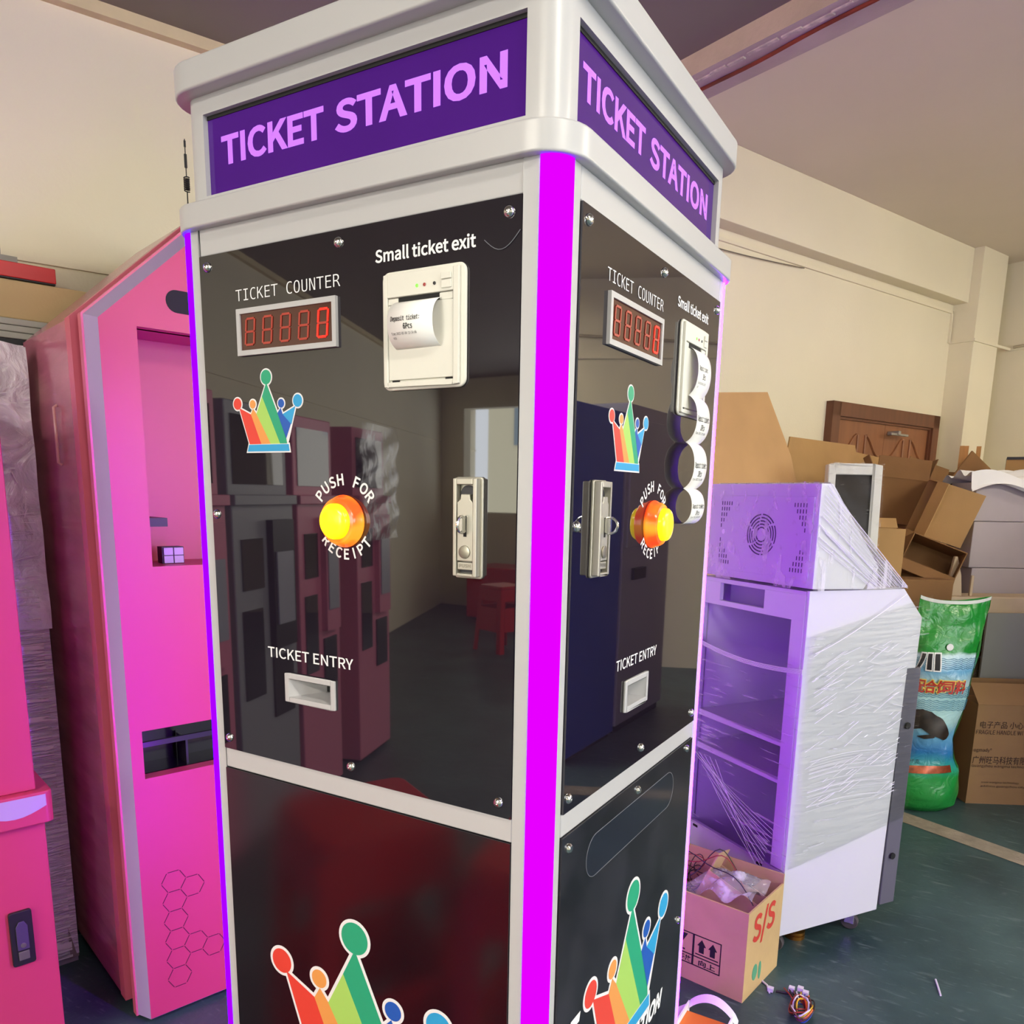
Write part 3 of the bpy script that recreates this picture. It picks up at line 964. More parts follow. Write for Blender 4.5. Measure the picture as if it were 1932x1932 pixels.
def receipt(fr, s0, s1, loops, label, pcs, flat_first):
    """loops: list of (z_top, z_bottom, bulge); strip bows outward once per ticket"""
    def curve(k, f):
        z0, z1, bul = loops[k]
        d = .0088 + bul * sin(pi * f) ** .8
        return d, z0 + (z1 - z0) * (f - .06 * sin(2 * pi * f))
    mb = MB(fr)
    for k in range(len(loops)):
        mb.grid(lambda u, v: (s0 + (s1 - s0) * u, curve(k, v)[0], curve(k, v)[1]), 2, 18)
    t = mb.build('receipt', M_RCPT, thick=.0002)
    tag(t, label, 'receipt')
    for k in range(len(loops)):
        mb = MB(fr)
        def pt(u, v):                       # u across 0..1, v from the top 0..1
            d, z = curve(k, 1 - v if False else v)
            return (s0 + (s1 - s0) * u, d + .0007, z)
        def f(u, v):
            return pt(u, 1 - v)
        if k == 0 and flat_first:
            rows = [('Deposit ticket:', .08, .50, .72, .60, .012), (pcs, .36, .39, .56, .48, .012), ('Time:2022-01-04 13:34:00', .08, .30, .64, .345, 0), ('425', .10, .22, .17, .26, 0)]
        else:
            rows = [('Deposit ticket:', .06, .44, .92, .56, .012), (pcs, .36, .32, .64, .42, .012), ('Time:2022-01-04', .06, .24, .80, .29, 0)]
        for body, u0, v0, u1, v1, bo in rows:
            add_text(mb, body, f, u0, v0, u1, v1, bold=bo, mono=True)
        # rows of text are printed on the paper itself
        mb.build('printing', M_INK, t, fix=False)
    return t


receipt(FR_L, .0775, .1315, [(1.6325, 1.589, .014)], 'curled white deposit ticket in the left front printer', '6Pcs', True)
receipt(FR_R, .085, .137, [(1.6325, 1.576, .011), (1.576, 1.519, .013), (1.519, 1.4615, .013), (1.4615, 1.416, .013)], 'long scalloped strip of white tickets hanging from the right face printer', '1Pcs', True)


# ------------------------------------------------------------------ the row of machines along the wall
# gabled pink honeycomb machine just behind the kiosk
pm = thing('pink_gabled_machine', row_fr(.37, .3, 0), 'hot pink gabled machine with honeycomb holes behind the kiosk', 'vending machine')
GW = .74


def gable(a0, a1, z0, zs, rise, inset=0.0):
    """front outline: straight sides, 45 degree shoulders, flat top"""
    i = inset
    r = rise * 1.08
    return [(a0 + i, z0), (a1 - i, z0), (a1 - i, zs - i * .41), (a1 - r, zs + rise - i), (a0 + r, zs + rise - i), (a0 + i, zs - i * .41)]


rf = lambda u, v, h: (u, h, v)
# main body


def ring(mb, o_, i_, y0, y1):
    """hollow frame between two outlines"""
    n = len(o_)
    for k in range(n):
        q = (k + 1) % n
        mb.face([(o_[k][0], y0, o_[k][1]), (o_[q][0], y0, o_[q][1]), (i_[q][0], y0, i_[q][1]), (i_[k][0], y0, i_[k][1])])
        mb.face([(o_[k][0], y1, o_[k][1]), (o_[q][0], y1, o_[q][1]), (i_[q][0], y1, i_[q][1]), (i_[k][0], y1, i_[k][1])])
        mb.face([(o_[k][0], y0, o_[k][1]), (o_[q][0], y0, o_[q][1]), (o_[q][0], y1, o_[q][1]), (o_[k][0], y1, o_[k][1])])
        mb.face([(i_[k][0], y0, i_[k][1]), (i_[q][0], y0, i_[q][1]), (i_[q][0], y1, i_[q][1]), (i_[k][0], y1, i_[k][1])])


mb = MB(row_fr); ring(mb, gable(-.031, GW + .031, .03, 1.846, .30), gable(-.031, GW + .031, .03, 1.846, .30, .015), .150, .60); mb.box(-.012, .585, .04, GW + .012, .60, 1.8)
mb.build('body', [M_MAUVE], pm)
mb = MB(row_fr)
ring(mb, gable(-.034, GW + .034, .03, 1.848, .30), gable(-.034, GW + .034, .03, 1.848, .30, .03), .108, .150)
mb.build('body_flange', M_SALMON, pm, bevel=.003)
mb = MB(row_fr); ring(mb, gable(.006, GW - .006, .03, 1.815, .27), gable(.006, GW - .006, .03, 1.815, .27, .01), .068, .110); mb.build('door_gap', mat('dark_pink_gap', (.16, .015, .05), .5), pm)
# fascia with lilac light strip round the pink face
mb = MB(row_fr); ring(mb, gable(-.026, GW + .026, .012, 1.848, .30), gable(-.026, GW + .026, .012, 1.848, .30, .03), .045, .070); mb.build('fascia_edge', M_SALMON, pm, bevel=.003)
mb = MB(row_fr)
outer = gable(-.021, GW + .021, .015, 1.846, .30); inner = gable(-.002, GW + .002, .015, 1.835, .30, .0)
n6 = len(outer)
for k in range(n6):
    A, B, C, D = outer[k], outer[(k + 1) % n6], inner[(k + 1) % n6], inner[k]
    mb.face([(A[0], .045, A[1]), (B[0], .045, B[1]), (C[0], 0, C[1]), (D[0], 0, D[1])])
mb.build('edge_strip', M_LILAC, pm)
# pink face, with real openings: assembled as a plate split round each opening
mb = MB(row_fr)
R1 = (.083, 1.254, .60, 1.828)      # screen recess
R2 = (.028, .703, .36, .832)        # payout pocket
x0, x1 = -.002, GW + .002
zt = 1.835
bars = [(x0, .016, x1, R2[1]), (x0, R2[1], R2[0], R2[3]), (R2[2], R2[1], x1, R2[3]), (x0, R2[3], x1, R1[1]), (x0, R1[1], R1[0], zt), (R1[2], R1[1], x1, zt), (R1[0], zt, R1[2], R1[3])]
for a, b, c, d in bars:
    if d - b > 1e-5:
        mb.box(a, 0, b, c, .045, d)
mb.prism([(R1[0], R1[3]), (R1[2], R1[3]), (x1, zt), (x1 - .324, zt + .30), (x0 + .324, zt + .30), (x0, zt), (R1[0], zt)], rf, 0, .045)
mb.build('front_face', M_PINK, pm)
# screen recess interior
mb = MB(row_fr)
mb.box(R1[0], .18, R1[1], R1[2], .185, R1[3])
mb.box(R1[0] - .004, .03, R1[1], R1[0], .185, R1[3]); mb.box(R1[0], .03, R1[3], R1[2], .185, R1[3] + .004); mb.box(R1[2], .03, R1[1], R1[2] + .004, .185, R1[3])
mb.box(R1[0], .045, R1[1] - .004, R1[2], .185, R1[1])
mb.build('recess', M_PINKD, pm)
mb = MB(row_fr); mb.prism(rrect(.155, 1.872, .36, 1.925, .026), rf, -.0008, .006); mb.build('coin_slot', M_SOOT, pm)
# keypad shelf
mb = MB(row_fr); mb.box(R1[0], .045, 1.352, .142, .18, 1.374); mb.box(R1[0], .045, R1[1], R1[0] + .010, .1, 1.305); mb.build('card_reader', M_DARK, pm)
mb = MB(row_fr); mb.box(.132, .07, R1[1] + .001, .188, .105, 1.298); kp = mb.build('keypad', M_DARK, pm)
for i in range(2):
    for j in range(2):
        mb = MB(row_fr); mb.box(.135 + i * .0265, .065, 1.256 + j * .0210, .1585 + i * .0265, .07, 1.2745 + j * .0210); mb.build('key', mat('lilac_key', 'b9a6c4', .4), kp)
# payout pocket
mb = MB(row_fr)
mb.box(R2[0], .14, R2[1], R2[2], .144, R2[3]); mb.box(R2[0] - .003, .04, R2[1], R2[0], .144, R2[3]); mb.box(R2[0], .04, R2[3], R2[2], .144, R2[3] + .003); mb.box(R2[0], .04, R2[1] - .003, R2[2], .144, R2[1])
mb.build('payout_pocket', mat('dark_mirror_steel', '141118', .15), pm)
mb = MB(row_fr); mb.box(R2[0], .05, .772, R2[2], .06, .786); mb.box(R2[0] + .13, .06, R2[1], R2[0] + .136, .13, .775)
mb.build('payout_flap', mat('steel_flap', '3b3644', .2, .5), pm)
# honeycomb of scored hexagons
mb = MB(row_fr)
hr = .033
cells = [(0, 0), (0, 1), (0, 2), (0, 3), (0, 4), (0, 5), (1, 4), (1, 1), (2, 1)]
for ci, cj in cells:
    ca = .082 + ci * hr * 1.5; cz = .112 + cj * hr * 1.732 + (hr * .866 if ci % 2 else 0) - (0 if ci < 2 else 0)
    for k in range(6):
        a0, a1 = radians(60 * k), radians(60 * (k + 1))
        p = (ca + hr * cos(a0), -.0006, cz + hr * sin(a0)); q = (ca + hr * cos(a1), -.0006, cz + hr * sin(a1))
        u = lambda f: tuple(p[i] + (q[i] - p[i]) * f for i in range(3))
        mb.tube([u(.06), u(.94)], .0011, 5)
mb.build('honeycomb_score', mat('scored_line', '5c0f3c', .6), pm)
mb = MB(row_fr); mb.tube([(-.033, .29, 1.505), (-.041, .29, 1.51), (-.041, .29, 1.65), (-.033, .29, 1.655)], .004, 8); mb.build('handle', mat('pale_pink_rod', 'd9a0a0', .3), pm)
mb = MB(row_fr); mb.box(.03, .1, 0, GW - .03, .58, .03); mb.build('plinth', M_SOOT, pm)

# whip antenna standing on it
mb = MB(row_fr)
aa, ab, az_ = .345, .31, 2.133
mb.lathe([(.02, 0), (.02, .008), (.006, .02), (.004, .075)], lambda x, y, h: (aa + x, ab + y, az_ + h), 14)
mb.tube([(aa, ab, az_ + .07), (aa, ab, az_ + .128)], .0016, 6)
mb.tube([(aa + .007 * cos(2 * pi * k / 12), ab + .007 * sin(2 * pi * k / 12), az_ + .128 + .036 * k / 96) for k in range(97)], .0016, 5)
mb.tube([(aa, ab, az_ + .164), (aa, ab, az_ + .26)], .0013, 6)
mb.tube([(aa, ab, az_ + .188), (aa, ab, az_ + .222)], .0038, 8)
mb.tube([(aa, ab, az_ + .24), (aa, ab, az_ + .256)], .0028, 8)
tag(mb.build('antenna', mat('black_rubber', '141414', .5)), 'thin black whip antenna with a coil on the gabled pink machine', 'antenna')

# leftmost pink machine with scalloped ledge
lm = thing('pink_cabinet', row_fr(-.54, .3, 0), 'pink cabinet with scalloped lilac ledge and black lock at left edge', 'vending machine')
A0, A1 = -.90, -.208
mb = MB(row_fr); mb.box(A0, 0, .735, A1 - .012, .40, 1.615); mb.build('upper_body', M_PINK, lm, bevel=.004)
mb = MB(row_fr); mb.box(A0, 0, .02, A1, .42, .66); mb.build('lower_body', M_PINK, lm, bevel=.004)
mb = MB(row_fr)
mb.prism(rrect(A0, -.022, A1 + .018, .42, .018), lambda u, v, h: (u, v, h), .655, .735); ledge = mb.build('ledge', M_PINK, lm, bevel=.004)
mb = MB(row_fr)
pts = [(A0 + .02, .728), (A1 + .002, .728)]
sc = []
N = 5
wv = (A1 + .002 - A0 - .02) / N
for k in range(N):
    for j in range(9):
        f = j / 8
        sc.append((A1 + .002 - wv * (k + f), .678 + .022 * (1 - sin(pi * f)) if False else .700 - .020 * sin(pi * f)))
mb.prism([(A0 + .02, .728)] + sc[::-1] + [(A1 + .002, .728)], rf, -.0232, -.0222); mb.build('scallop_trim', M_LILAC, ledge)
mb = MB(row_fr); mb.prism(rrect(A0, .0, A1 - .01, .42, .015), lambda u, v, h: (u, v, h), 1.60, 1.66); cap = mb.build('cap', M_PINK, lm, bevel=.004)
mb = MB(row_fr); mb.box(A0, -.002, 1.53, A1 - .016, .0, 1.585); mb.build('cap_trim', M_LILAC, lm)
mb = MB(row_fr); mb.prism(rrect(-.306, .303, -.257, .443, .006), rf, -.010, 0); lk2 = mb.build('lock', M_DARK, lm, bevel=.002)
mb = MB(row_fr); mb.prism([(-.294, .345), (-.269, .345), (-.269, .405), (-.276, .418), (-.287, .418), (-.294, .405)], rf, -.014, -.010); mb.build('lock_handle', mat('violet_grey_metal', '6a5a80', .3, .6), lk2, bevel=.001)
mb = MB(row_fr); mb.box(-.293, -.013, .318, -.270, -.010, .340); mb.build('lock_push_tab', M_LOCKC, lk2, bevel=.001)
mb = MB(row_fr); mb.lathe([(.006, -.014), (.006, -.016), (0, -.0165)], lambda x, y, h: (-.2815 + x, h, .357 + y), 14); mb.build('key_cylinder', M_LOCKC, lk2)
mb = MB(row_fr); mb.prism(rrect(-.50, .93, -.300, 1.13, .02), rf, -.006, 0); pcb = mb.build('picture_plaque', M_LILAC, lm, bevel=.003)
mb = MB(row_fr); mb.prism(circ(-.335, 1.185, .045, 20, .04), rf, -.006, 0); mb.build('picture_plaque', M_LILAC, lm, bevel=.003)
mb = MB(row_fr); mb.box(A0 + .03, .03, 0, A1 - .03, .4, .02); mb.build('plinth', M_SOOT, lm)

# film wrapped board standing behind it against the gabled machine
wb = thing('wrapped_board', row_fr(-.3, .46, 0), 'tall board in crinkled silvery film leaning between the two pink machines', 'wrapped board')
mb = MB(row_fr)


def crinkle(u, v):
    a = -.65 + u * .592
    z = 1.05 + v * .77
    edge = .012 * sin(u * 9 + 1) if v > .98 else 0
    return (a, .45 + .006 * sin(11 * u + 5 * v) + .005 * sin(23 * v + 3 * u), z + edge)


mb.grid(crinkle, 40, 40)
mb.grid(lambda u, v: (-.65 + u * .592, .475, 1.05 + v * .77), 1, 1); mb.build('film_upper', M_FOIL, wb)
mb = MB(row_fr)
mb.grid(lambda u, v: (-.65 + u * .585, .45 + .004 * sin(9 * u + 3 * v), .03 + v * 1.02), 30, 30)
mb.build('film_lower', M_FOIL2, wb)
mb = MB(row_fr)  # extra film layer whose white streaks are painted highlights
mb.grid(lambda u, v: (-.65 + u * .565, .440 + .004 * sin(9 * u + 3 * v), .03 + v * 1.30), 20, 20); mb.build('streak_glint_film', film('streak_glint_film', base=.0, streak=.85, stretch=(2, 2, 46), scale=2.2, thr=.56, wid=.05, rot=(.12, -.1, 0)), wb)
mb = MB(row_fr)  # white strokes put in as glints on the board's film creases
for k in range(150):
    a0 = random.uniform(-.42, -.10); z0 = random.uniform(.25, 1.38); L = random.uniform(.02, .11)
    a1 = min(-.078, a0 + L); sl = random.uniform(-.05, .22)
    mb.tube([(a0 + (a1 - a0) * t / 3, .436 - .001 * (t % 2), z0 + (a1 - a0) * sl * t / 3) for t in range(4)], random.uniform(.0005, .0013), 4)
for k in range(110):
    a0 = random.uniform(-.42, -.085); z0 = random.uniform(1.25, 1.78); L = random.uniform(.008, .035); an = random.uniform(0, pi)
    mb.tube([(min(-.075, a0 + L * cos(an) * t / 2), .436 + .002 * (t % 2), z0 + L * sin(an) * t / 2) for t in range(3)], random.uniform(.0006, .0015), 4)
mb.build('film_creases_glints', mat('film_crease_glint', 'f7f7fa', .1, coat=1.0), wb)['kind'] = 'stuff'
mb = MB(row_fr); mb.box(-.65, .465, 0, -.066, .485, 1.80); mb.build('board', mat('greyish_lilac_board', '8d8298', .6), wb)
mb = MB(row_fr); mb.box(-.090, .452, .02, -.066, .465, 1.2); mb.build('foam_strip', mat('grey_foam', '86797c', .7, noise=.15, nscale=20), wb)

# dark rack behind, carrying planks, carton and red lid
rk = thing('storage_rack', row_fr(-.1, .65, 0), 'dark storage rack against the wall behind the wrapped board', 'rack')
mb = MB(row_fr)
for a in (-.7, -.06):
    for b in (.62, .71):
        mb.box(a, b, 0, a + .04, b + .04, 1.817)
mb.build('posts', M_DARK, rk)
for z in (.3, .9, 1.4, 1.816):
    mb = MB(row_fr); mb.box(-.7, .62, z, -.015, .75, z + .04); mb.build('shelf', M_DARK, rk)
for k in range(3):
    mb = MB(row_fr); mb.box(-.66, .615, 1.857 + k * .0185, .20 - .012 * k, .755, 1.8745 + k * .0185)
    tag(mb.build('plank', mat('grey_white_board', 'b9bab0', .6, noise=.06), bevel=.003), ['lowest of three thin grey planks under the carton on the rack', 'middle of three thin grey planks under the carton on the rack', 'topmost of three thin grey planks under the carton on the rack'][k], 'plank', 'planks on the rack')
mb = MB(row_fr); mb.box(-.50, .63, 1.913, .165, .755, 2.018)
tag(mb.build('carton', M_CARDL, bevel=.005), 'closed tan carton lying on planks at upper left', 'box')
mb = MB(row_fr); mb.box(-.42, .625, 2.0185, .072, .752, 2.024, 1); mb.box(-.42, .625, 2.024, .074, .752, 2.064)
tag(mb.build('tray', [mat('red_plastic', 'c8201c', .35), M_DARK], bevel=.002), 'flat red tray on top of the tan carton', 'tray')
mb = MB(row_fr); mb.box(-.30, .645, 2.0645, -.016, .75, 2.083); mb.box(-.30, .645, 2.083, -.056, .75, 2.112)
tag(mb.build('foam_block', mat('grey_foam_block', '97948a', .8, noise=.06, nscale=20)), 'small stepped grey foam block on the red tray', 'foam')

# ------------------------------------------------------------------ machines further along the row, seen in the kiosk's glossy panels
M_PINK2 = mat('dusty_pink_paint', (0.62, 0.17, 0.27), .4)
M_GREYP = mat('grey_machine_paint', '8d8c92', .4)


def row_machine(a1, a0, zt, m, label, screen=True, dark=False, wrapped=False):
    t = thing('arcade_cabinet', row_fr((a0 + a1) / 2, .3, 0), label, 'arcade machine')
    mb = MB(row_fr); mb.box(a0, .03, .02, a1, .5, 1.40); mb.box(a0 + .01, .05, 1.40, a1 - .01, .45, zt); mb.build('body', m, t, bevel=.006)
    mb = MB(row_fr); mb.box(a0 - .005, .01, 1.39, a1 + .005, .5, 1.43); mb.build('ledge', m, t, bevel=.004)
    mb = MB(row_fr); mb.box(a0 + .045, .046, 1.47, a1 - .045, .051, zt - .05); mb.build('screen', M_BLACK, t)
    w = a1 - a0
    mb = MB(row_fr); mb.box(a0 + .05, .0, .80, a0 + w * .48, .031, 1.33); mb.build('coin_panel', M_DARK if dark else M_PINK2, t)
    mb = MB(row_fr); mb.box(a0 + .07, -.006, .90, a0 + w * .44, .0, 1.20); mb.build('coin_plate', mat('pale_coin_plate', '9b9aa6', .35), t)
    mb = MB(row_fr); mb.box(a0 + w * .56, .024, 1.06, a1 - .05, .031, 1.26); mb.build('display', M_BLACK, t)
    mb = MB(row_fr); mb.box(a0 + w * .60, .024, .62, a1 - .04, .031, .98); mb.build('door', M_BLACK, t)
    mb = MB(row_fr); mb.box(a0 + .05, .022, .50, a0 + w * .46, .031, .76); mb.build('prize_slot', M_DARK, t)
    mb = MB(row_fr); mb.box(a0 + .02, .05, 0, a1 - .02, .48, .02); mb.build('plinth', M_SOOT, t)
    return t


row_machine(-.95, -1.42, 1.79, M_PINK2, 'dusty pink arcade cabinet next to the scalloped pink one')
row_machine(-1.46, -2.0, 1.80, M_PINK2, 'dusty pink arcade cabinet beside the grey one')
row_machine(-2.04, -2.50, 1.78, M_GREYP, 'grey arcade cabinet with black coin panel between pink ones', dark=True)
row_machine(-2.54, -2.93, 1.77, M_PINK2, 'dusty pink arcade cabinet past the grey one')
wmach = row_machine(-3.15, -3.57, 1.77, M_PINK2, 'film wrapped pink arcade cabinet at the end of the row', wrapped=True)
mb = MB(row_fr)
mb.grid(lambda u, v: (-3.60 + u * .48, -.015 + .01 * sin(20 * v + 5 * u), 1.2 + v * .59), 16, 20); mb.build('plastic_wrap', film('loose_wrap', base=.08, streak=.8, stretch=(14, 14, 3), scale=3, thr=.52), wmach)

# red plastic stools near the camera, blurred in the lower panel, and one further off
M_RED = mat('red_stool_plastic', 'd0161e', .3)


def stool(x, y, rz, label, h=.77):
    t = thing('stool', (x, y, 0), label, 'stool')
    c, s = cos(rz), sin(rz)
    fr = lambda a, b, z: (x + a * c - b * s, y + a * s + b * c, z)
    mb = MB(fr); mb.prism(rrect(-.15, -.15, .15, .15, .03), lambda u, v, h_: (u, v, h_), h - .03, h); mb.build('seat', M_RED, t, bevel=.006)
    for k in range(4):
        a = k * pi / 2
        ca, sa = cos(a), sin(a)
        g = lambda p, q, z: fr(p * ca - q * sa, p * sa + q * ca, z)
        mb = MB(g)
        lo = [(-.19, -.19, 0), (-.13, -.19, 0), (-.10, -.15, h - .03), (-.15, -.15, h - .03)]
        mb.face([(-.19, -.19, 0), (-.14, -.19, 0), (-.10, -.15, h - .03), (-.15, -.15, h - .03)])
        mb.face([(.14, -.19, 0), (.19, -.19, 0), (.15, -.15, h - .03), (.10, -.15, h - .03)])
        mb.face([(-.105, -.155, h - .14), (.105, -.155, h - .14), (.10, -.15, h - .03), (-.10, -.15, h - .03)])
        mb.face([(-.13, -.18, .2), (.13, -.18, .2), (.115, -.165, .42), (-.115, -.165, .42)])
        mb.build('leg_panel', M_RED, t, thick=.006)
    return t


stool(-.76, -.60, .5, 'red plastic stool standing in front of the kiosk at its left')
stool(-.30, -.66, -.2, 'red plastic stool standing in front of the kiosk nearer its lit corner')
stool(-3.5, -5.7, .3, 'red plastic stool far down the aisle', .62)
mb = MB(); mb.box(-4.85, -7.7, .02, -4.0, -7.1, .62)
tag(mb.build('bin', M_RED, bevel=.02), 'red plastic bin below the daylight opening', 'bin')
# building across the street, seen through the south opening
mb = MB(); mb.box(-14, -22.4, 0, 4, -22, 9)
bld = thing('building', (-5, -22, 0), 'pale apartment building across the street', 'building')
mb.build('facade', mat('pale_facade', 'd9cfae', .8), bld)
for k in range(8):
    mb = MB(); mb.box(-13 + k * 2.1, -21.99, 3.0, -11.6 + k * 2.1, -21.95, 4.4); mb.build('window', mat('window_glass', '7d8c92', .1), bld)

# tall grey and blue cabinets to the right, seen in the kiosk's right panels
t = thing('steel_cabinet', (1.72, 4.0, 0), 'tall grey steel cabinet right of the white box stack', 'cabinet')
mb = MB(); mb.box(1.5, 3.75, .05, 2.05, 4.55, 1.98); mb.build('body', mat('grey_violet_steel', 'bbb7c2', .4), t, bevel=.006)
mb = MB(); mb.box(1.49, 3.80, 1.15, 1.5, 4.5, 1.9); mb.build('door', mat('grey_violet_steel', 'bbb7c2', .4), t, bevel=.003)
mb = MB(); mb.box(1.48, 3.9, .95, 1.5, 4.1, 1.02); mb.build('slot', M_DARK, t)
mb = MB(); mb.box(1.52, 3.77, 0, 2.03, 4.53, .05); mb.build('plinth', M_SOOT, t)
t = thing('cabinet', (1.7, 3.4, 0), 'tall blue cabinet beside the grey steel cabinet', 'cabinet')
mb = MB(); mb.box(1.5, 3.05, .03, 2.05, 3.72, 1.92); mb.build('body', mat('blue_cabinet', '2c5bd0', .3), t, bevel=.006)
mb = MB(); mb.box(1.52, 3.07, 0, 2.03, 3.70, .03); mb.build('plinth', M_SOOT, t)

# ------------------------------------------------------------------ white cash machine wrapped in stretch film
M_MACH = mat('white_machine_steel', 'ccccd4', .35, noise=.01)
cab = thing('cash_machine', cab_fr(.22, .24, 0), 'white steel cash machine shell on casters wrapped in clear film', 'machine')
VW = .485
# carcass: side walls, top, back, rails
SIDE = [(0, .09), (.432, .09), (.447, .925), (.485, .925), (.488, 1.09), (.393, 1.185), (0, 1.19)]
for v0, v1 in ((0, .012), (VW - .012, VW)):
    mb = MB(cab_fr); mb.prism(SIDE, lambda u, v, h: (u, h, v), v0, v1); mb.build('side_wall', M_MACH, cab, bevel=.0025)
mb = MB(cab_fr)
mb.box(0, .012, 1.175, .393, VW - .012, 1.187); mb.face([(.393, .012, 1.187), (.488, .012, 1.09), (.488, VW - .012, 1.09), (.393, VW - .012, 1.187)])
mb.box(.425, .012, .10, .437, VW - .012, 1.10); mb.box(0, .012, .09, .43, VW - .012, .10)
mb.build('carcass', M_MACH, cab)
# front frame
mb = MB(cab_fr)
panel_fr = lambda s, d, z: cab_fr(d, s, z)
mb.fr = lambda s, d, z: cab_fr(d, s, z)
panel_with_hole(mb, .012, 1.098, VW - .012, 1.175, -.002, .012, (.182, 1.115, .392, 1.180 - .007))
mb.box(.012, -.002, .31, .062, .012, 1.098); mb.box(VW - .018, -.002, .31, VW - .012, .012, 1.098)
mb.box(.012, -.002, .09, VW - .012, .012, .305)
mb.build('front_frame', M_MACH, cab, bevel=.0015)
mb = MB(cab_fr); mb.fr = lambda s, d, z: cab_fr(d, s, z); mb.box(.17, .05, 1.10, .40, .055, 1.175); mb.build('display_backing', mat('violet_grey_panel', '8a84a0', .4), cab)
for z in (.72, .60):
    mb = MB(cab_fr); mb.box(.004, .045, z - .012, .42, VW - .014, z); mb.box(.004, .045, z - .022, .012, VW - .014, z); mb.build('shelf', M_MACH, cab, bevel=.001)
mb = MB(cab_fr); mb.box(.20, .05, .722, .33, .20, .93); mb.build('cash_unit', mat('dark_grey_unit', '4d4852', .4, noise=.2, nscale=8), cab, bevel=.006)
mb = MB(cab_fr); mb.box(.10, .06, .305, .30, .12, .56); mb.build('power_unit', mat('dark_grey_unit', '4d4852', .4), cab)
mb = MB(cab_fr); mb.box(.4, .014, .31, .424, .44, 1.09); mb.build('inner_back', mat('dark_inner_steel', '514b60', .5), cab)
for v in (.11, .44):
    mb = MB(cab_fr); mb.box(-.004, v - .012, .286, -.0015, v + .012, .294); mb.build('hinge_slot', M_SOOT, cab)
# rear door, dark grey
mb = MB(cab_fr); mb.box(.449, .004, .10, .517, VW - .004, .924); rd = mb.build('rear_door', mat('slate_grey_steel', '5b5966', .45), cab, bevel=.003)
for z in (.733, .277):
    mb = MB(cab_fr); mb.lathe([(.011, .002), (.011, -.004), (0, -.005)], lambda x, y, h: (.478 + x, h, z + y), 16); mb.build('cam_lock', M_SOOT, rd)
# head unit
mb = MB(cab_fr)
HEAD = [(0.0, 1.196), (.205, 1.19), (.262, 1.254), (.045, 1.497), (0.0, 1.497)]
mb.prism(HEAD, lambda u, v, h: (u, h, v), -.008, .470); hd = mb.build('head_unit', M_MACH, cab, bevel=.002)
mb = MB(cab_fr); mb.fr = lambda s, d, z: cab_fr(d, s, z)
mb.box(.010, -.004, 1.219, .432, 0, 1.459); hdr = mb.build('head_door', M_MACH, hd, bevel=.001)
mb = MB(cab_fr); mb.fr = lambda s, d, z: cab_fr(d, s, z)
for r in (.022, .032, .042, .052, .062):
    for k in range(6):
        a0 = 2 * pi * k / 6 + r * 9
        mb.tube([(.215 + r * cos(a0 + t * .1), -.0042, 1.342 + r * sin(a0 + t * .1)) for t in range(10)], .0022, 5)
mb.build('fan_grille', mat('dark_slit', '3c2f52', .6), hdr)
mb = MB(cab_fr); mb.fr = lambda s, d, z: cab_fr(d, s, z)
for i in range(5):
    for j in range(5 - i if True else 5):
        for sv, sz in ((.405 - i * .0115, 1.435 - j * .018), (.405 - i * .0115, 1.245 + j * .018), (.035 + i * .0115, 1.435 - j * .018), (.035 + i * .0115, 1.245 + j * .018)):
            mb.box(sv, -.005, sz - .006, sv + .003, -.0041, sz + .006)
mb.build('vent_slots', mat('dark_slit', '3c2f52', .6), hdr)
mb = MB(cab_fr); mb.fr = lambda s, d, z: cab_fr(d, s, z); mb.lathe([(.008, -.0042), (.008, -.006), (0, -.0065)], lambda x, y, h: (.392 + x, h, 1.343 + y), 16); mb.build('door_plug', M_LETTER, hdr)
# casters and levelling foot
M_RUB = mat('grey_rubber', '4a4346', .6)
for w, v in ((.05, .06), (.385, .06), (.05, .42), (.385, .42)):
    cx, cy, _ = cab_fr(w, v, 0)
    mb = MB(); mb.box(cx - .025, cy - .025, .082, cx + .025, cy + .025, .09); mb.box(cx - .02, cy - .018, .025, cx + .012, cy - .014, .083); mb.box(cx - .02, cy + .014, .025, cx + .012, cy + .018, .083)
    cs = mb.build('caster', M_SCREW, cab, bevel=.002)
    mb = MB(); mb.lathe([(0, -.011), (.026, -.011), (.029, -.007), (.029, .007), (.026, .011), (0, .011)], lambda x, y, h: (cx - .004 + x, cy + h, .029 + y), 20); mb.build('wheel', M_RUB, cs)
fx, fy, _ = cab_fr(.17, .10, 0)
mb = MB(); mb.lathe([(0, 0), (.034, 0), (.034, .012), (.03, .014), (.034, .016), (.034, .026), (.012, .03), (.010, .092)], lambda x, y, h: (fx + x, fy + y, h), 24); mb.build('levelling_foot', mat('brass', 'a3702f', .3, .9), cab)
# stretch film
F1 = film('stretch_film_side', base=.0, streak=.25, stretch=(4, 4, 34), scale=2.0, thr=.66, wid=.06, rot=(.35, .25, 0), bump=1.0, ior=1.32)
F2 = film('stretch_film_front', tint=(.85, .82, .9), base=.02, streak=.30, stretch=(3, 3, 40), scale=2.4, thr=.62, wid=.10, rot=(.55, -.5, 0), bump=.6)
F3 = film('stretch_film_tent', base=.10, streak=.6, stretch=(40, 4, 4), scale=1.2, thr=.55, wid=.1, rot=(0, .9, .9), bump=.5)
mb = MB(cab_fr)
mb.grid(lambda u, v: (.006 + u * .515, -.0075 - .003 * sin(7 * v + 4 * u), .42 + v * .74 - .10 * (1 - u)), 14, 20); mb.build('film_side', F1, cab)
mb = MB(cab_fr)
mb.grid(lambda u, v: (-.007 - .003 * sin(9 * v + 3 * u), -.008 + u * (VW + .01), .30 + v * .69), 14, 20); mb.build('film_front', F2, cab)
mb = MB(cab_fr)
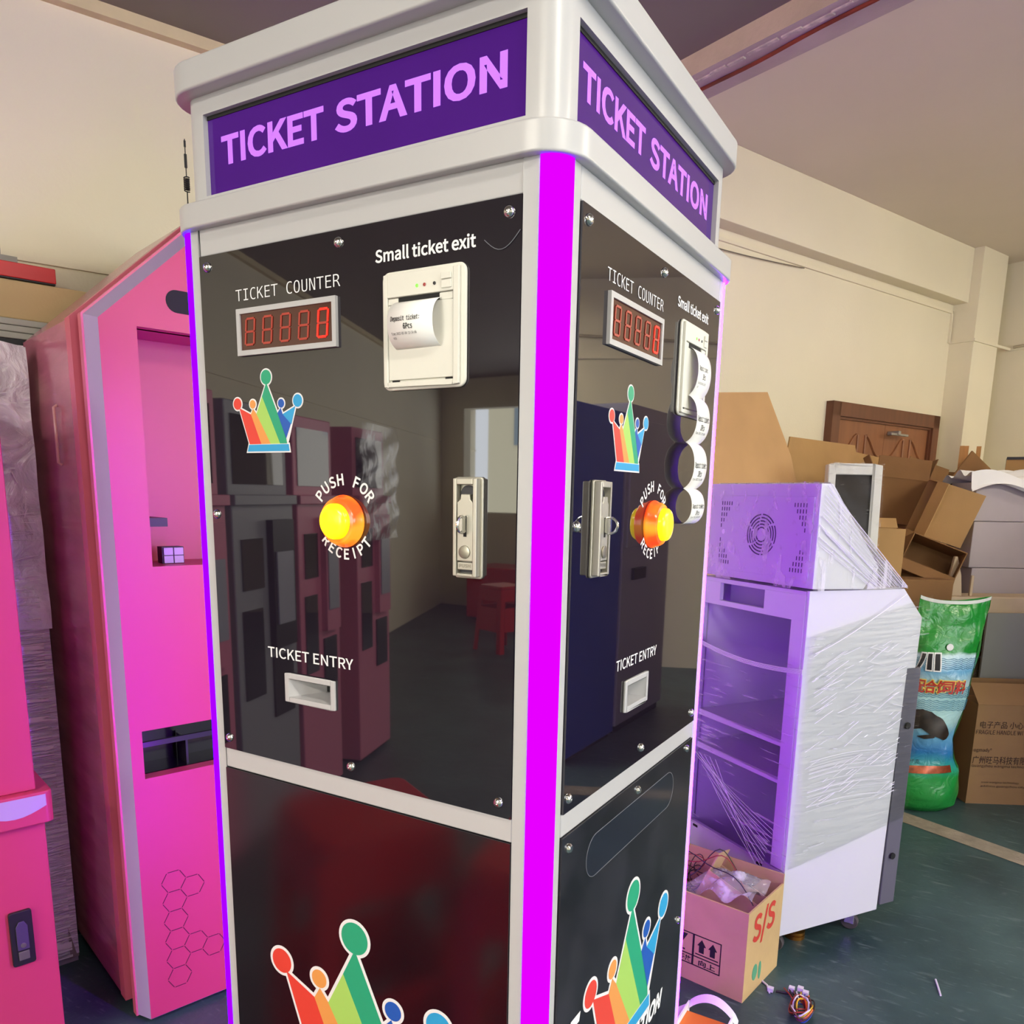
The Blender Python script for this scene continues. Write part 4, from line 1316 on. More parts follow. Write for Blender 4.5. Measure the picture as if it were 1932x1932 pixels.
mb.grid(lambda u, v: (-.008, -.010 + u * .485, 1.19 + v * .312), 6, 6)
mb.build('film_head', film('stretch_film_head', tint=(.9, .8, .95), base=.03, streak=.35, stretch=(10, 10, 6), scale=3, thr=.56, wid=.1, rot=(.6, .2, .3), bump=.5), cab)
mb = MB(cab_fr)
mb.grid(lambda u, v: (.03 + u * .365, -.010 + v * .485, 1.500 - u * .313 + .012 * sin(pi * u) * (-1)), 14, 10)
mb.grid(lambda u, v: (v * (.0 + .395 * u), -.011, 1.500 - u * .310), 14, 10)
mb.build('film_tent', F3, cab)
# film creases on the white side, their highlights put in as white strokes
mb = MB(cab_fr)
for k in range(120):
    w0 = random.uniform(.02, .42); z0 = random.uniform(.50, 1.02)
    L = random.uniform(.012, .085); sl = random.choice([.45, .5, .6, .3, -.25])
    w1 = min(.43, w0 + L)
    mb.tube([(w0 + (w1 - w0) * t / 3, -.0125 - .001 * (t % 2), z0 + (w1 - w0) * sl * t / 3) for t in range(4)], random.uniform(.0004, .0009), 4)
for k in range(26):
    z0 = .47 + .012 * k * random.random() + .10 * random.random()
    mb.tube([(.05 + .36 * t / 8 * random.uniform(.96, 1), -.0125, z0 + .012 * sin(t * .4)) for t in range(9)], .0003, 4)
mb.tube([(.03 + .36 * t / 12, -.0128, 1.005 + .165 * (t / 12) ** 1.2) for t in range(13)], .0012, 5)
mb.build('film_creases_glints', mat('film_crease_glint', 'f7f7fa', .1, coat=1.0), cab)['kind'] = 'stuff'
# pulled cords of film: bright stretched creases of the tent
mb = MB(cab_fr)
for k in range(15):
    w1 = .30 + .1 * random.random()
    a = (random.uniform(.0, .03), -.014, 1.49 - k * .012)
    b = (.385 - k * .011, -.015, 1.192 + random.uniform(0, .006))
    mb.tube([tuple(a[i] + (b[i] - a[i]) * t / 6 for i in range(3)) for t in range(7)], random.uniform(.0006, .0014), 5)
mb.build('film_creases_glints', mat('film_crease', 'f0f0f5', .15, alpha=.75), cab)['kind'] = 'stuff'
mb = MB(cab_fr)
for k in range(4):
    mb.tube([(-.012, -.01 + (VW + .01) * t / 10, .945 + k * .004 - .02 * sin(pi * t / 10) + .012 * t / 10) for t in range(11)], .0016, 5)
for k in range(13):
    a_ = (.465 - .010 * k, .57 - .004 * k * (k % 3)); b_ = (.05 + .004 * k, .43 - .014 * k)
    mb.tube([(-.012, a_[0] + (b_[0] - a_[0]) * t / 8, a_[1] + (b_[1] - a_[1]) * t / 8 - .01 * sin(pi * t / 8)) for t in range(9)], .0007, 5)
mb.build('film_creases_glints', mat('film_crease', 'f0f0f5', .15, alpha=.55), cab)['kind'] = 'stuff'

# ------------------------------------------------------------------ cardboard box of wires in front of it
BX = [Vector((-.113, 1.490, 0)), Vector((-.02, 1.80, 0)), Vector((-.02, 1.80, 0)), Vector((-.36, 1.44, 0))]
bo = Vector((-.113, 1.490, 0))
bu = Vector((-.985, .17, 0)).normalized()        # along the violet lit side
bv_ = Vector((-bu.y, bu.x, 0))
if bv_.y < 0:
    bv_ = -bv_
BH = .283


def bx_fr(u, v, z):
    p = bo + bu * u + bv_ * v
    return (p.x, p.y, z)


LU, LV = .40, .255
wbx = thing('cardboard_box', bx_fr(.2, .15, 0), 'open tan box of tangled wires beside the white machine', 'box')
mb = MB(bx_fr)
mb.box(0, 0, 0, LU, .005, BH); mb.box(0, LV - .005, 0, LU, LV, BH + .03); mb.box(0, .005, 0, .005, LV - .005, BH); mb.box(LU - .005, .005, 0, LU, LV - .005, BH); mb.box(.005, .005, 0, LU - .005, LV - .005, .006)
mb.build('carton_body', mat('tan_carton', 'c3a573', .85, noise=.10, nscale=7, bump=.15, bscale=25), wbx, bevel=.002)
pl = lambda u, v: (u, -.0007, v)
mb = MB(bx_fr)
for u0, u1 in ((.075, .165), (.165, .255)):
    a0, a1 = u0 - .0, u1
    for (p, q, r_, s_) in ((a0, .055, a1, .058), (a0, .085, a1, .088), (a0, .155, a1, .158), (a0, .055, a0 + .003, .158), (a1 - .003, .055, a1, .158)):
        mb.box(p, -.0012, q, r_, 0, s_)
for c in (.102, .138):
    mb.box(c - .008, -.0012, .104, c + .008, 0, .128); mb.prism([(c - .014, .126), (c + .014, .126), (c, .147)], lambda u, v, h: (u, h, v), -.0012, 0)
mb.box(.083, -.0012, .095, .157, 0, .098)
mb.prism([(.185, .150), (.236, .150), (.228, .128), (.214, .118), (.200, .122)], lambda u, v, h: (u, h, v), -.0012, 0); mb.box(.208, -.0012, .100, .213, 0, .120); mb.box(.192, -.0012, .095, .230, 0, .099)
fl = lambda u, v: (.33 - u, -.0008, v)
add_text(mb, '向上', lambda u, v: (.24 - u, -.001, v), .095, .061, .150, .081, bold=.01)
add_text(mb, '小心轻放', lambda u, v: (.42 - u, -.001, v), .172, .061, .250, .081, bold=.01)
mb.build('printing', M_INK, wbx, fix=False)
mb = MB(bx_fr)
add_text(mb, 'S/S', lambda u, v: (-.0008, u, v), .040, .150, .20, .262, bold=.012)
mb.build('red_lettering', mat('red_ink', 'c23a2c', .7), wbx, fix=False)
mb = MB(bx_fr)
mb.prism(circ(.075, .065, .018, 16, .026), lambda u, v, h: (h, u, v), -.0010, 0); mb.prism(circ(.112, .055, .010, 12, .03), lambda u, v, h: (h, u, v), -.0010, 0)
mb.build('green_print', mat('green_ink', '58a07a', .7), wbx)
# inner carton, plastic bag, wires are things of their own inside the box
mb = MB()
ic = Vector(bx_fr(.15, .14, .13))
rot = Matrix.Rotation(math.atan2(bu.y, bu.x), 4, 'Z') @ Matrix.Rotation(radians(-20), 4, 'Y') @ Matrix.Rotation(radians(12), 4, 'X')
ifr = lambda x, y, z: tuple(ic + (rot @ Vector((x, y, z))))
mb = MB(ifr); mb.box(-.10, -.055, -.05, .10, -.051, .15); mb.box(-.10, .046, -.05, .10, .05, .15); mb.box(-.10, -.051, -.05, -.096, .046, .15); mb.box(.096, -.051, -.05, .10, .046, .21); mb.box(-.096, -.051, -.05, .096, .046, -.046)
inn = tag(mb.build('small_carton', mat('pinkish_tan_carton', 'c2a07c', .85, noise=.06, nscale=6), bevel=.001), 'small open carton tilted inside the box of wires', 'box')
mb = MB(ifr); mb.box(.0, -.0565, .06, .07, -.0552, .10); mb.build('paper_label', M_PAPER, inn)
M_BAG = film('plastic_bag_film', base=.18, streak=.55, stretch=(6, 6, 6), scale=4, thr=.5, wid=.15, bump=1.0)
mb = MB()
bc = Vector(bx_fr(.13, .13, .29))
mb.grid(lambda u, v: tuple(bc + bu * ((u - .5) * .22) + bv_ * ((v - .5) * .14) + Vector((0, 0, .05 * sin(pi * u) * sin(pi * v) + .018 * sin(13 * u + 7 * v) - .04 * u))), 24, 18)
tag(mb.build('plastic_bag', M_BAG), 'crumpled clear plastic bag on the small carton', 'bag')
WC = [mat('wire_red', '8e1f1c', .5), mat('wire_black', '1a1618', .5), mat('wire_brown', '5a2a22', .5), mat('wire_white', 'd8d4dc', .5), mat('wire_yellow', 'd9b21f', .5), mat('wire_blue', '2a3f98', .5), mat('wire_orange', 'd9641f', .5)]
mb = MB()
for k in range(46):
    c = Vector(bx_fr(.315 + random.uniform(-.055, .05), .12 + random.uniform(-.07, .13), .10 + .2 * random.random()))
    r = random.uniform(.02, .05)
    a0 = random.uniform(0, 6.28); tl = random.uniform(-1, 1)
    pts = []
    for t in range(14):
        a = a0 + t * .42
        pts.append(tuple(c + bu * r * .7 * cos(a) + bv_ * r * sin(a) + Vector((0, 0, r * tl * sin(a + .6) + .004 * t - .02))))
    mb.tube(pts, .0015, 5, m=random.choice([0, 1, 2, 2, 1]))
for k in range(3):
    p0 = Vector(bx_fr(.34 - .05 * k, .1, .30)); p1 = Vector(bx_fr(.03 + .02 * k, .10 + .05 * k, .25))
    pts = []
    for t in range(15):
        f = t / 14
        q = p0.lerp(p1, f) + Vector((0, 0, .085 * sin(pi * f) + .02 * sin(9 * f + k * 2)))
        pts.append(tuple(q))
    mb.tube(pts, .0017, 5, m=(1, 0, 1)[k])
tag(mb.build('wire_tangle', WC[:3]), 'tangle of dark red and black wires filling the open box', 'wires')

# flat white box with orange print on the floor, wire harness, cable ties
fo = Vector((-.165, 1.335, 0))
ob = thing('small_white_box', tuple(fo), 'small opened white box with orange lining on the floor by the kiosk', 'box')
mb = MB(); mb.fr = lambda x, y, z: (fo.x + x, fo.y + y, z)
mb.box(-.07, -.10, 0, .06, .03, .004); mb.box(-.07, -.10, .004, -.066, .03, .04); mb.box(.056, -.10, .004, .06, .03, .04)
mb.build('carton_body', M_PAPER, ob)
mb = MB(); mb.fr = lambda x, y, z: (fo.x + x, fo.y + y, z)
mb.box(-.066, -.09, .004, .050, .01, .020); mb.build('lining', mat('orange_card', 'e0792a', .6), ob)
mb = MB(); mb.fr = lambda x, y, z: (fo.x + x, fo.y + y, z)
arch = [(-.072 + .145 * t / 16, .03, .028 + .052 * sin(pi * t / 16) ** .7) for t in range(17)]
for p, q in zip(arch, arch[1:]):
    mb.face([p, q, (q[0], q[1] - .012, q[2] - .020), (p[0], p[1] - .012, p[2] - .020)])
mb.build('handle', M_PAPER, ob, thick=.0015)
for pts in ([(.06, .03, .002), (.10, .045, .002), (.098, -.02, .02), (.06, -.04, .03)], [(-.07, .03, .03), (-.11, .0, .012), (-.10, -.06, .012), (-.07, -.05, .03)]):
    mb = MB(); mb.fr = lambda x, y, z: (fo.x + x, fo.y + y, z); mb.face(pts); mb.build('flap', M_PAPER, ob, thick=.001)

mb = MB()
hc = Vector((.045, 1.525, .018))
for k in range(16):
    r = .030 + random.uniform(-.006, .010); ph = random.uniform(0, 6.28)
    mb.tube([tuple(hc + Vector((r * .72 * cos(a) + .01 * sin(ph), r * 1.35 * sin(a), .010 * sin(a * 2 + ph) + .004 * (k % 4)))) for a in [2 * pi * t / 20 for t in range(20)]], .0022, 5, m=k % 7, closed=True)
for k in range(7):
    x = (k - 3) * .005
    mb.tube([(hc.x + x - .01, hc.y + .035, .014 + .003 * (k % 3)), (hc.x + x * 1.6 - .02, hc.y + .06, .016), (hc.x - .03 + x * 2.4, hc.y + .09 + .006 * (k % 3), .012)], .002, 5, m=k % 7)
mb.tube([(hc.x - .03, hc.y + .08, .010), (hc.x - .06, hc.y + .075, .006), (hc.x - .085, hc.y + .070, .006)], .004, 6, m=1)
for p in ((-.10, .068, .008), (-.045, .095, .014), (-.022, .105, .016), (-.005, .095, .014)):
    mb.box(hc.x + p[0] - .008, hc.y + p[1] - .007, p[2] - .006, hc.x + p[0] + .008, hc.y + p[1] + .007, p[2] + .006, 3)
tag(mb.build('wire_harness', WC), 'coiled rainbow wire harness with white plugs on the floor', 'wires')
for pts, lb in ((((-.094, 1.634), (-.07, 1.615), (-.055, 1.58)), 'short white cable tie on the floor beside the box of wires'), (((.368, 1.925), (.376, 1.89), (.386, 1.842)), 'short white cable tie alone on the open floor')):
    mb = MB(); mb.tube([(x, y, .0035) for x, y in pts], .003, 6)
    tag(mb.build('cable_tie', WC[3]), lb, 'cable tie')

# ------------------------------------------------------------------ cardboard and clutter along the far wall
def sheet(name, poly, off, lean, m, label):
    """flat sheet leaning on the wall; poly of (s, z)"""
    mb = MB(wall_fr)
    zt_ = max(z for s, z in poly)
    mb.prism(poly, lambda u, v, h: (u, off + lean * (1 - v / zt_) + h, v), 0, .008)
    return tag(mb.build(name, m), label, 'cardboard')


sheet('cardboard_sheet', [(2.2, 0), (3.06, 0), (3.075, 1.52), (3.03, 1.66), (2.855, 1.95), (2.2, 1.89)], .48, .25, M_CARD, 'tall tan cardboard sheet leaning behind the white machine')
sheet('cardboard_sheet', [(3.54, 0), (4.62, 0), (4.66, 1.715), (4.25, 1.745), (4.235, 1.785), (3.56, 1.80), (3.535, 1.70)], .14, .10, M_CARD, 'wide tan cardboard sheet in front of the brown door')

# framed panel wrapped in film
sp0 = Vector((-.30, 3.24, 0)); sp1 = Vector((-.085, 3.36, 0))
su = (sp1 - sp0).normalized(); sn = Vector((su.y, -su.x, 0))
sfr = lambda u, d, z: tuple(sp0 + su * u - sn * (d + .12 * z / 1.6) + sn * .12 + Vector((0, 0, z)))
fp = thing('framed_screen', tuple(sp0 + su * .12), 'white framed dark screen in clear film standing behind the white machine', 'screen')
mb = MB(lambda u, d, z: sfr(u, d, z))
SWd = .245
ol = rrect(0, .02, SWd, 1.61, .012)
panel_with_hole(mb, 0, .02, SWd, 1.61, 0, .05, (.028, .06, SWd - .042, 1.565)); mb.build('frame', mat('screen_frame_white', 'c9c6bf', .5), fp, bevel=.006)
mb = MB(lambda u, d, z: sfr(u, d, z)); mb.box(.028, .012, .06, SWd - .042, .04, 1.565); mb.build('glass', mat('dark_brown_glass', '2a221c', .3, ior=1.15), fp)
mb = MB(lambda u, d, z: sfr(u, d, z)); mb.grid(lambda u, v: (-.004 + u * (SWd + .008), -.006 - .004 * sin(12 * v + 5 * u), .9 + v * .72), 8, 14)
mb.build('plastic_wrap', film('screen_wrap', tint=(.8, .76, .7), base=.015, streak=.25, stretch=(6, 6, 22), scale=2.4, thr=.57, wid=.1, rot=(.5, .4, 0), bump=.2, ior=1.12), fp)
mb = MB(lambda u, d, z: sfr(u, d, z)); mb.box(.02, .0, 0, SWd - .02, .05, .02); mb.build('foot', M_DARK, fp)


def carton(name, c, zd, yd, size, flaps, m, label, group=None):
    """open carton: base centre c, opening towards zd, far wall towards yd; thin walls and hinged flaps (opening angle per side)"""
    z = Vector(zd).normalized()
    y = Vector(yd); y = (y - z * y.dot(z)).normalized()
    x = y.cross(z)
    cv = Vector(c)
    fr = lambda a, b, h: tuple(cv + x * a + y * b + z * h)
    t = thing(name, c, label, 'box', group)
    lx, ly, lz = size[0] / 2, size[1] / 2, size[2]
    w = .005
    mb = MB(fr)
    mb.box(-lx, -ly, 0, lx, -ly + w, lz); mb.box(-lx, ly - w, 0, lx, ly, lz); mb.box(-lx, -ly + w, 0, -lx + w, ly - w, lz); mb.box(lx - w, -ly + w, 0, lx, ly - w, lz); mb.box(-lx + w, -ly + w, 0, lx - w, ly - w, w)
    mb.build('carton_body', m, t)
    for side, ang in flaps:
        a = radians(ang)
        L = (ly if side in 'yY' else lx) * .95
        dc, dz = L * cos(a), L * sin(a)
        mb = MB(fr)
        if side == 'y':
            mb.face([(-lx, -ly, lz), (lx, -ly, lz), (lx, -ly + dc, lz + dz), (-lx, -ly + dc, lz + dz)])
        elif side == 'Y':
            mb.face([(-lx, ly, lz), (lx, ly, lz), (lx, ly - dc, lz + dz), (-lx, ly - dc, lz + dz)])
        elif side == 'x':
            mb.face([(-lx, -ly, lz), (-lx, ly, lz), (-lx + dc, ly, lz + dz), (-lx + dc, -ly, lz + dz)])
        else:
            mb.face([(lx, -ly, lz), (lx, ly, lz), (lx - dc, ly, lz + dz), (lx - dc, -ly, lz + dz)])
        mb.build('flap', m, t, thick=.004)
    return t


E1 = Vector((.862, .506, 0)); E2 = Vector((-.506, .862, 0)); UP = Vector((0, 0, 1))
carton('open_carton', (.255, 4.17, 1.36), -E1 * .93 + UP * .30 + E2 * .22, E2 + UP * .15, (.28, .20, .24), [('y', 200), ('x', 150)], M_CARD, 'tilted tan carton opening leftwards in the middle of the pile', 'cartons in the pile')
carton('open_carton', (-.13, 4.30, 1.33), UP + E1 * .12, E2 + E1 * .3, (.26, .24, .24), [('y', 78), ('x', 120), ('X', 100)], M_CARDD, 'brown carton with upright flaps at the top left of the pile', 'cartons in the pile')
carton('open_carton', (-.13, 4.74, 1.36), UP + E1 * .25, E2 - E1 * .3, (.30, .24, .22), [('y', 82), ('Y', 105), ('X', 125)], M_CARDD, 'brown carton with splayed flaps at the back of the pile', 'cartons in the pile')
carton('open_carton', (.075, 4.06, 1.155), -E2 * .92 + UP * .16 - E1 * .2, E1 * .4 + UP, (.27, .14, .20), [('y', 150)], M_CARDD, 'brown carton lying with its dark opening towards the sack', 'cartons in the pile')
carton('open_carton', (-.085, 3.70, 1.085), UP, E2 + E1 * .2, (.15, .15, .235), [('Y', 140)], M_CARD, 'small upright tan carton right beside the film wrapped screen', 'cartons in the pile')
M_BLK = mat('black_board_gap_shade', '17130f', .8)  # black flaps, also put in to darken the gaps like deep shade
for c_, ax, ay, w_, h_, lb in (((.165, 4.50, 1.47), E1 * .75 + UP * .6, E2 * -.5 + UP * .6 - E1 * .4, .20, .13, 'black board flap sticking out between the pile and the white stack, also darkening the gap like shade'),
                               ((.05, 4.42, 1.44), E1 * .9 + UP * .35, UP * .9 - E1 * .3, .12, .10, 'small black board scrap behind the tilted tan carton')):
    ax = Vector(ax).normalized(); ay = Vector(ay); ay = (ay - ax * ay.dot(ax)).normalized(); an = ax.cross(ay)
    mb = MB(lambda a, b, h: tuple(Vector(c_) + ax * a + ay * b + an * h)); mb.prism([(-w_ / 2, 0), (w_ / 2, 0), (w_ / 2, h_ * .7), (.1 * w_, h_), (-w_ / 2, h_ * .8)], lambda u, v, h: (u, v, h), 0, .006)
    tag(mb.build('board_scrap_gap_shade', M_BLK), lb, 'cardboard')
# dark scraps and support crates below
pf_ = lambda a, b, h: tuple(Vector((.03, 3.86, 0)) + E1 * a + E2 * b + UP * h)
mb = MB(pf_); mb.box(-.21, -.19, 0, .13, .16, 1.08); tag(mb.build('crate', M_CARDD, bevel=.004), 'tall brown crate carrying the small carton and the lying one in the pile', 'box')
pf_ = lambda a, b, h: tuple(Vector((.02, 4.38, 0)) + E1 * a + E2 * b + UP * h)
mb = MB(pf_); mb.box(-.14, -.13, 0, .06, .34, 1.325); tag(mb.build('crate', M_CARDD, bevel=.004), 'large brown crate at the back of the pile', 'box')
t = sheet('cardboard_sheet', [(4.45, 1.30), (4.85, 1.42), (5.0, 1.66), (4.72, 1.76), (4.5, 1.6)], .62, .02, M_CARDD, 'dark brown scrap of cardboard poking from the pile top')
mb = MB()
for (x, y) in ((.155, 5.185), (.178, 5.20), (.245, 5.26)):
    mb.box(x - .012, y - .012, 0, x + .014, y + .012, 1.80)
    tag(mb.build('timber_batten', mat('pine', 'c08e55', .7, noise=.15, nscale=3, stretch=(10, 10, 1))), {.155: 'left of three pine battens against the far wall', .178: 'middle of three pine battens against the far wall', .245: 'right pine batten standing apart against the far wall'}[x], 'batten', 'pine battens')
    mb = MB()

# stack of white cartons at the right with crumpled paper
kx = Vector((.285, 4.21, 0)); ku = (Vector((.52, 4.36, 0)) - Vector((.285, 4.21, 0))).normalized(); kn = Vector((ku.y, -ku.x, 0))
kfr = lambda u, d, z: tuple(kx + ku * u - kn * d + Vector((0, 0, z)))
M_WCARD = mat('white_carton', 'b9b0b4', .7, noise=.03)
for k, (z0, z1, du) in enumerate(((0, .48, .03), (.482, .84, .01), (.842, 1.112, .02), (1.114, 1.355, .0), (1.357, 1.556, -.01))):
    mb = MB(kfr); mb.box(du, 0, z0, du + .62, .23, z1)
    o = tag(mb.build('carton', M_WCARD, bevel=.004), ['lowest white carton of the stack at the right edge', 'second white carton from the floor in the stack at the right edge', 'middle white carton of the stack at the right edge', 'white carton second from the top of the right stack', 'topmost white carton of the right stack under crumpled paper'][k], 'box', 'white cartons in the stack')
mb = MB(kfr)
mb.grid(lambda u, v: (-.06 + u * .74, -.05 + v * .30, 1.584 + .022 * sin(9 * u + 4 * v) + .016 * sin(17 * v + 6 * u) + .03 * u - (.075 if v < .06 else 0) * (1 if u < .6 else .4)), 30, 22)
tag(mb.build('crumpled_paper', M_PAPER), 'crumpled white paper lying on the white carton stack', 'paper')
mb = MB(); mb.fr = lambda x, y, z: (.40 + x, 4.86 + y, z)
mb.box(0, 0, 1.36, .5, .3, 1.70, 0); mb.box(-.0, -.005, 1.70, .5, .3, 1.715, 1)
tag(mb.build('carton', [M_CARD, M_DARK]), 'tan carton with dark edge behind the white stack', 'box')
mb = MB(); mb.fr = lambda x, y, z: (.40 + x, 4.86 + y, z)
mb.box(-.02, -.02, 0, .52, .32, 1.358)
tag(mb.build('crate', M_CARDD), 'brown crate under the tan carton behind the white stack', 'box')

# pale wrapped panel stack, grey panel, printed carton, feed sack
gx = Vector((.375, 4.0, 0)); gu = (Vector((.60, 4.08, 0)) - Vector((.44, 3.97, 0))).normalized(); gn = Vector((gu.y, -gu.x, 0))
gfr = lambda u, d, z: tuple(gx + gu * u - gn * d + Vector((0, 0, z)))
pf = thing('wrapped_pallet_load', gfr(.2, .1, 0), 'brown load in clear film under a pale foam slab behind the sack', 'load')
mb = MB(gfr); mb.box(-.06, .02, 0, .62, .14, .88); mb.build('cartons', M_CARDD, pf, bevel=.006)
mb = MB(gfr); mb.box(-.22, -.0, .885, .50, .17, .985); mb.build('foam_slab', mat('pale_foam', 'cbb698', .8, noise=.05, nscale=12), pf, bevel=.008)
mb = MB(gfr); mb.grid(lambda u, v: (-.13 + u * .7, .008 + .006 * sin(9 * v + 4 * u), .2 + v * .68), 10, 14); mb.build('plastic_wrap', film('pallet_wrap', tint=(.75, .66, .58), base=.12, streak=.5, stretch=(5, 5, 14), scale=3, thr=.55, wid=.12, rot=(.5, .3, 0)), pf)
mb = MB(gfr); mb.prism([(-.19, .985), (-.10, .985), (-.115, 1.09), (-.145, 1.185), (-.160, 1.185), (-.175, 1.08)], lambda u, v, h: (u, h, v), .03, .05); mb.box(-.06, .03, .985, -.045, .045, 1.09); mb.build('foam_prong', mat('pale_foam', 'cbb698', .8), pf, bevel=.004)
gq = Vector((.400, 3.95, 0))
g2 = lambda u, d, z: tuple(gq + gu * u - gn * d + Vector((0, 0, z)))
ptc = Vector((.425, 3.68, 0)); tu = (Vector((.655, 3.80, 0)) - ptc).normalized(); tn = Vector((tu.y, -tu.x, 0))
tfr = lambda u, d, z: tuple(ptc + tu * u - tn * d + Vector((0, 0, z)))
pc = thing('printed_carton', tfr(.3, .15, 0), 'large brown printed carton on the floor right of the sack', 'box')
mb = MB(tfr); mb.box(-.02, 0, 0, .62, .20, .50); mb.box(-.02, .194, .50, .62, .20, .59); mb.build('carton_body', mat('printed_brown_carton', '8f6e49', .85, noise=.06, nscale=6), pc, bevel=.004)
mb = MB(tfr); mb.face([(-.02, 0, .50), (.62, 0, .50), (.62, .10, .585), (-.02, .10, .585)]); mb.build('flap', mat('printed_brown_carton', '8f6e49', .85), pc, thick=.005)
mb = MB(tfr)
tp = lambda u, v: (u, -.0025, v)
add_text(mb, '电子产品 小心轻放', tp, .0, .385, .27, .42, bold=.0)
add_text(mb, 'FRAGILE HANDLE WITH CARE', tp, -.015, .355, .30, .376)
add_text(mb, 'ogmady®', tp, -.015, .262, .07, .285)
add_text(mb, '广州旺马科技有限公司', tp, -.015, .205, .30, .245)
add_text(mb, 'Guangzhou wangma technology co.', tp, -.015, .185, .30, .203)
add_text(mb, 'www.wangma-technology', tp, .04, .105, .22, .118); add_text(mb, 'address guangzhou city', tp, .04, .085, .25, .098)
mb.build('printing', mat('faded_brown_ink', '3a2a1e', .8), pc, fix=False)
mb = MB(g2); mb.box(.0, .0, .0, .55, .012, .91)
tag(mb.build('panel', mat('grey_green_panel', '8f9089', .5)), 'plain grey panel standing behind the printed carton', 'panel')

# feed sack: lofted body, artwork mapped on its bulging front
sk0 = Vector((.31, 3.50, 0)); skt = Vector((.27, 3.52, 0))
ku2 = (Vector((.389, 3.515, 0)) - Vector((.118, 3.359, 0))).normalized(); kn2 = Vector((ku2.y, -ku2.x, 0))
PROF = [(0, .090, .05), (.03, .160, .085), (.10, .168, .10), (.20, .156, .095), (.28, .128, .085), (.36, .125, .085), (.5, .140, .09), (.65, .150, .085), (.80, .156, .06), (.92, .160, .03), (1.02, .162, .008)]


def sack_pt(u, v, out=0.0):
    """u in -1..1 across the front (beyond wraps to the back), v height 0..1"""
    z = v * 1.02
    for (z0, w0, t0), (z1, w1, t1) in zip(PROF, PROF[1:]):
        if z <= z1 + 1e-9:
            f = (z - z0) / (z1 - z0)
            f = f * f * (3 - 2 * f)
            w, t = w0 + (w1 - w0) * f, t0 + (t1 - t0) * f
            break
    a = u * pi / 2
    sx = math.copysign(abs(sin(a)) ** .8, sin(a)) if abs(a) <= pi / 2 + 1e-6 else sin(a)
    wr = .0045 * sin(21 * v + 5 * u) + .003 * sin(37 * v - 9 * u) + (.006 * sin(30 * u + 3) * max(0, v - .6))
    lean = -.105 + .10 * v + .05 * max(0, 1 - v / .35) ** .7
    off = lean + .085
    c = Vector((.190, 3.468, 0))
    topdip = -.012 * cos(3 * u) if v > .97 else 0
    p = c + ku2 * (w * sx + off) + kn2 * (t * cos(a) + out + (wr if t > .01 else wr * .5))
    return (p.x, p.y, z + topdip)


sk = thing('feed_sack', (.245, 3.50, 0), 'green and blue printed feed sack standing beside the white machine', 'sack')
mb = MB()
mb.grid(lambda u, v: sack_pt(-1 + 4 * u, v), 56, 60, closed_u=True)
M_SACK = bpy.data.materials.new('printed_woven_sack')
M_SACK.use_nodes = True
nt = M_SACK.node_tree
p = nt.nodes['Principled BSDF']; p.inputs['Roughness'].default_value = .28
tcn = nt.nodes.new('ShaderNodeTexCoord'); sepn = nt.nodes.new('ShaderNodeSeparateXYZ'); nt.links.new(tcn.outputs['Object'], sepn.inputs[0])
ns = nt.nodes.new('ShaderNodeTexNoise'); ns.inputs['Scale'].default_value = 9; nt.links.new(tcn.outputs['Object'], ns.inputs['Vector'])
ad = nt.nodes.new('ShaderNodeMath'); ad.operation = 'MULTIPLY_ADD'; ad.inputs[1].default_value = .05; nt.links.new(ns.outputs['Fac'], ad.inputs[0]); nt.links.new(sepn.outputs['Z'], ad.inputs[2])
rp = nt.nodes.new('ShaderNodeValToRGB'); nt.links.new(ad.outputs[0], rp.inputs[0])
stops = [(0, '1d7a33'), (.20, '1f8a3a'), (.25, '2a9a80'), (.33, '2a6fae'), (.42, '6aa6c4'), (.47, 'a9cfd0'), (.60, '9cc7c9'), (.66, 'b5d3d2'), (.715, '5f9fc6'), (.75, 'a9cde0'), (.785, 'c3dfe4'), (.80, '1f8a2c')]
el = rp.color_ramp.elements
el[0].position = 0; el[0].color = lin(stops[0][1]); el[1].position = 1; el[1].color = lin('1c8a2a')
for pos, c in stops[1:]:
    e = el.new(pos); e.color = lin(c)
nt.links.new(rp.outputs[0], p.inputs['Base Color'])
bn = nt.nodes.new('ShaderNodeBump'); bn.inputs['Strength'].default_value = .6; bn.inputs['Distance'].default_value = .012
n2 = nt.nodes.new('ShaderNodeTexNoise'); n2.inputs['Scale'].default_value = 17; n2.inputs['Detail'].default_value = 5; n2.inputs['Distortion'].default_value = 1
nt.links.new(tcn.outputs['Object'], n2.inputs['Vector']); nt.links.new(n2.outputs['Fac'], bn.inputs['Height']); nt.links.new(bn.outputs[0], p.inputs['Normal'])
mb.build('sack_body', M_SACK, sk)
sf = lambda o: (lambda u, v: sack_pt(u, v, o))
mb = MB()
for band in range(3):
    for row in range(6):
        v0 = (.56, .50, .69)[band] + row * .0085
        mb.tube([sack_pt(-.9 + 1.6 * t / 60, v0 + .003 * sin(t * 1.3), .003) for t in range(61)], .0011, 4)
mb.build('wave_print', mat('wave_blue', '4a87a8', .5), sk)
mb = MB()
mb.grid(lambda u, v: sack_pt(.60 + .5 * u, .22 + v * .59, .0035), 3, 30); mb.build('green_edge', mat('sack_green', '1d7a30', .4), sk)
mb = MB()
for u0, u1 in ((-.54, -.45), (-.39, -.30), (-.24, -.15)):
    for (w_, mi, o_) in ((.025, 0, .0045), (0, 1, .006)):
        mb.grid(lambda u, v: sack_pt(u0 - w_ + (u1 - u0 + 2 * w_) * u - (.12 * (1 - v) ** 2 if u0 < -.5 else 0), .682 - w_ * .25 + (.072 + w_ * .5) * v, o_), 4, 10, mi)
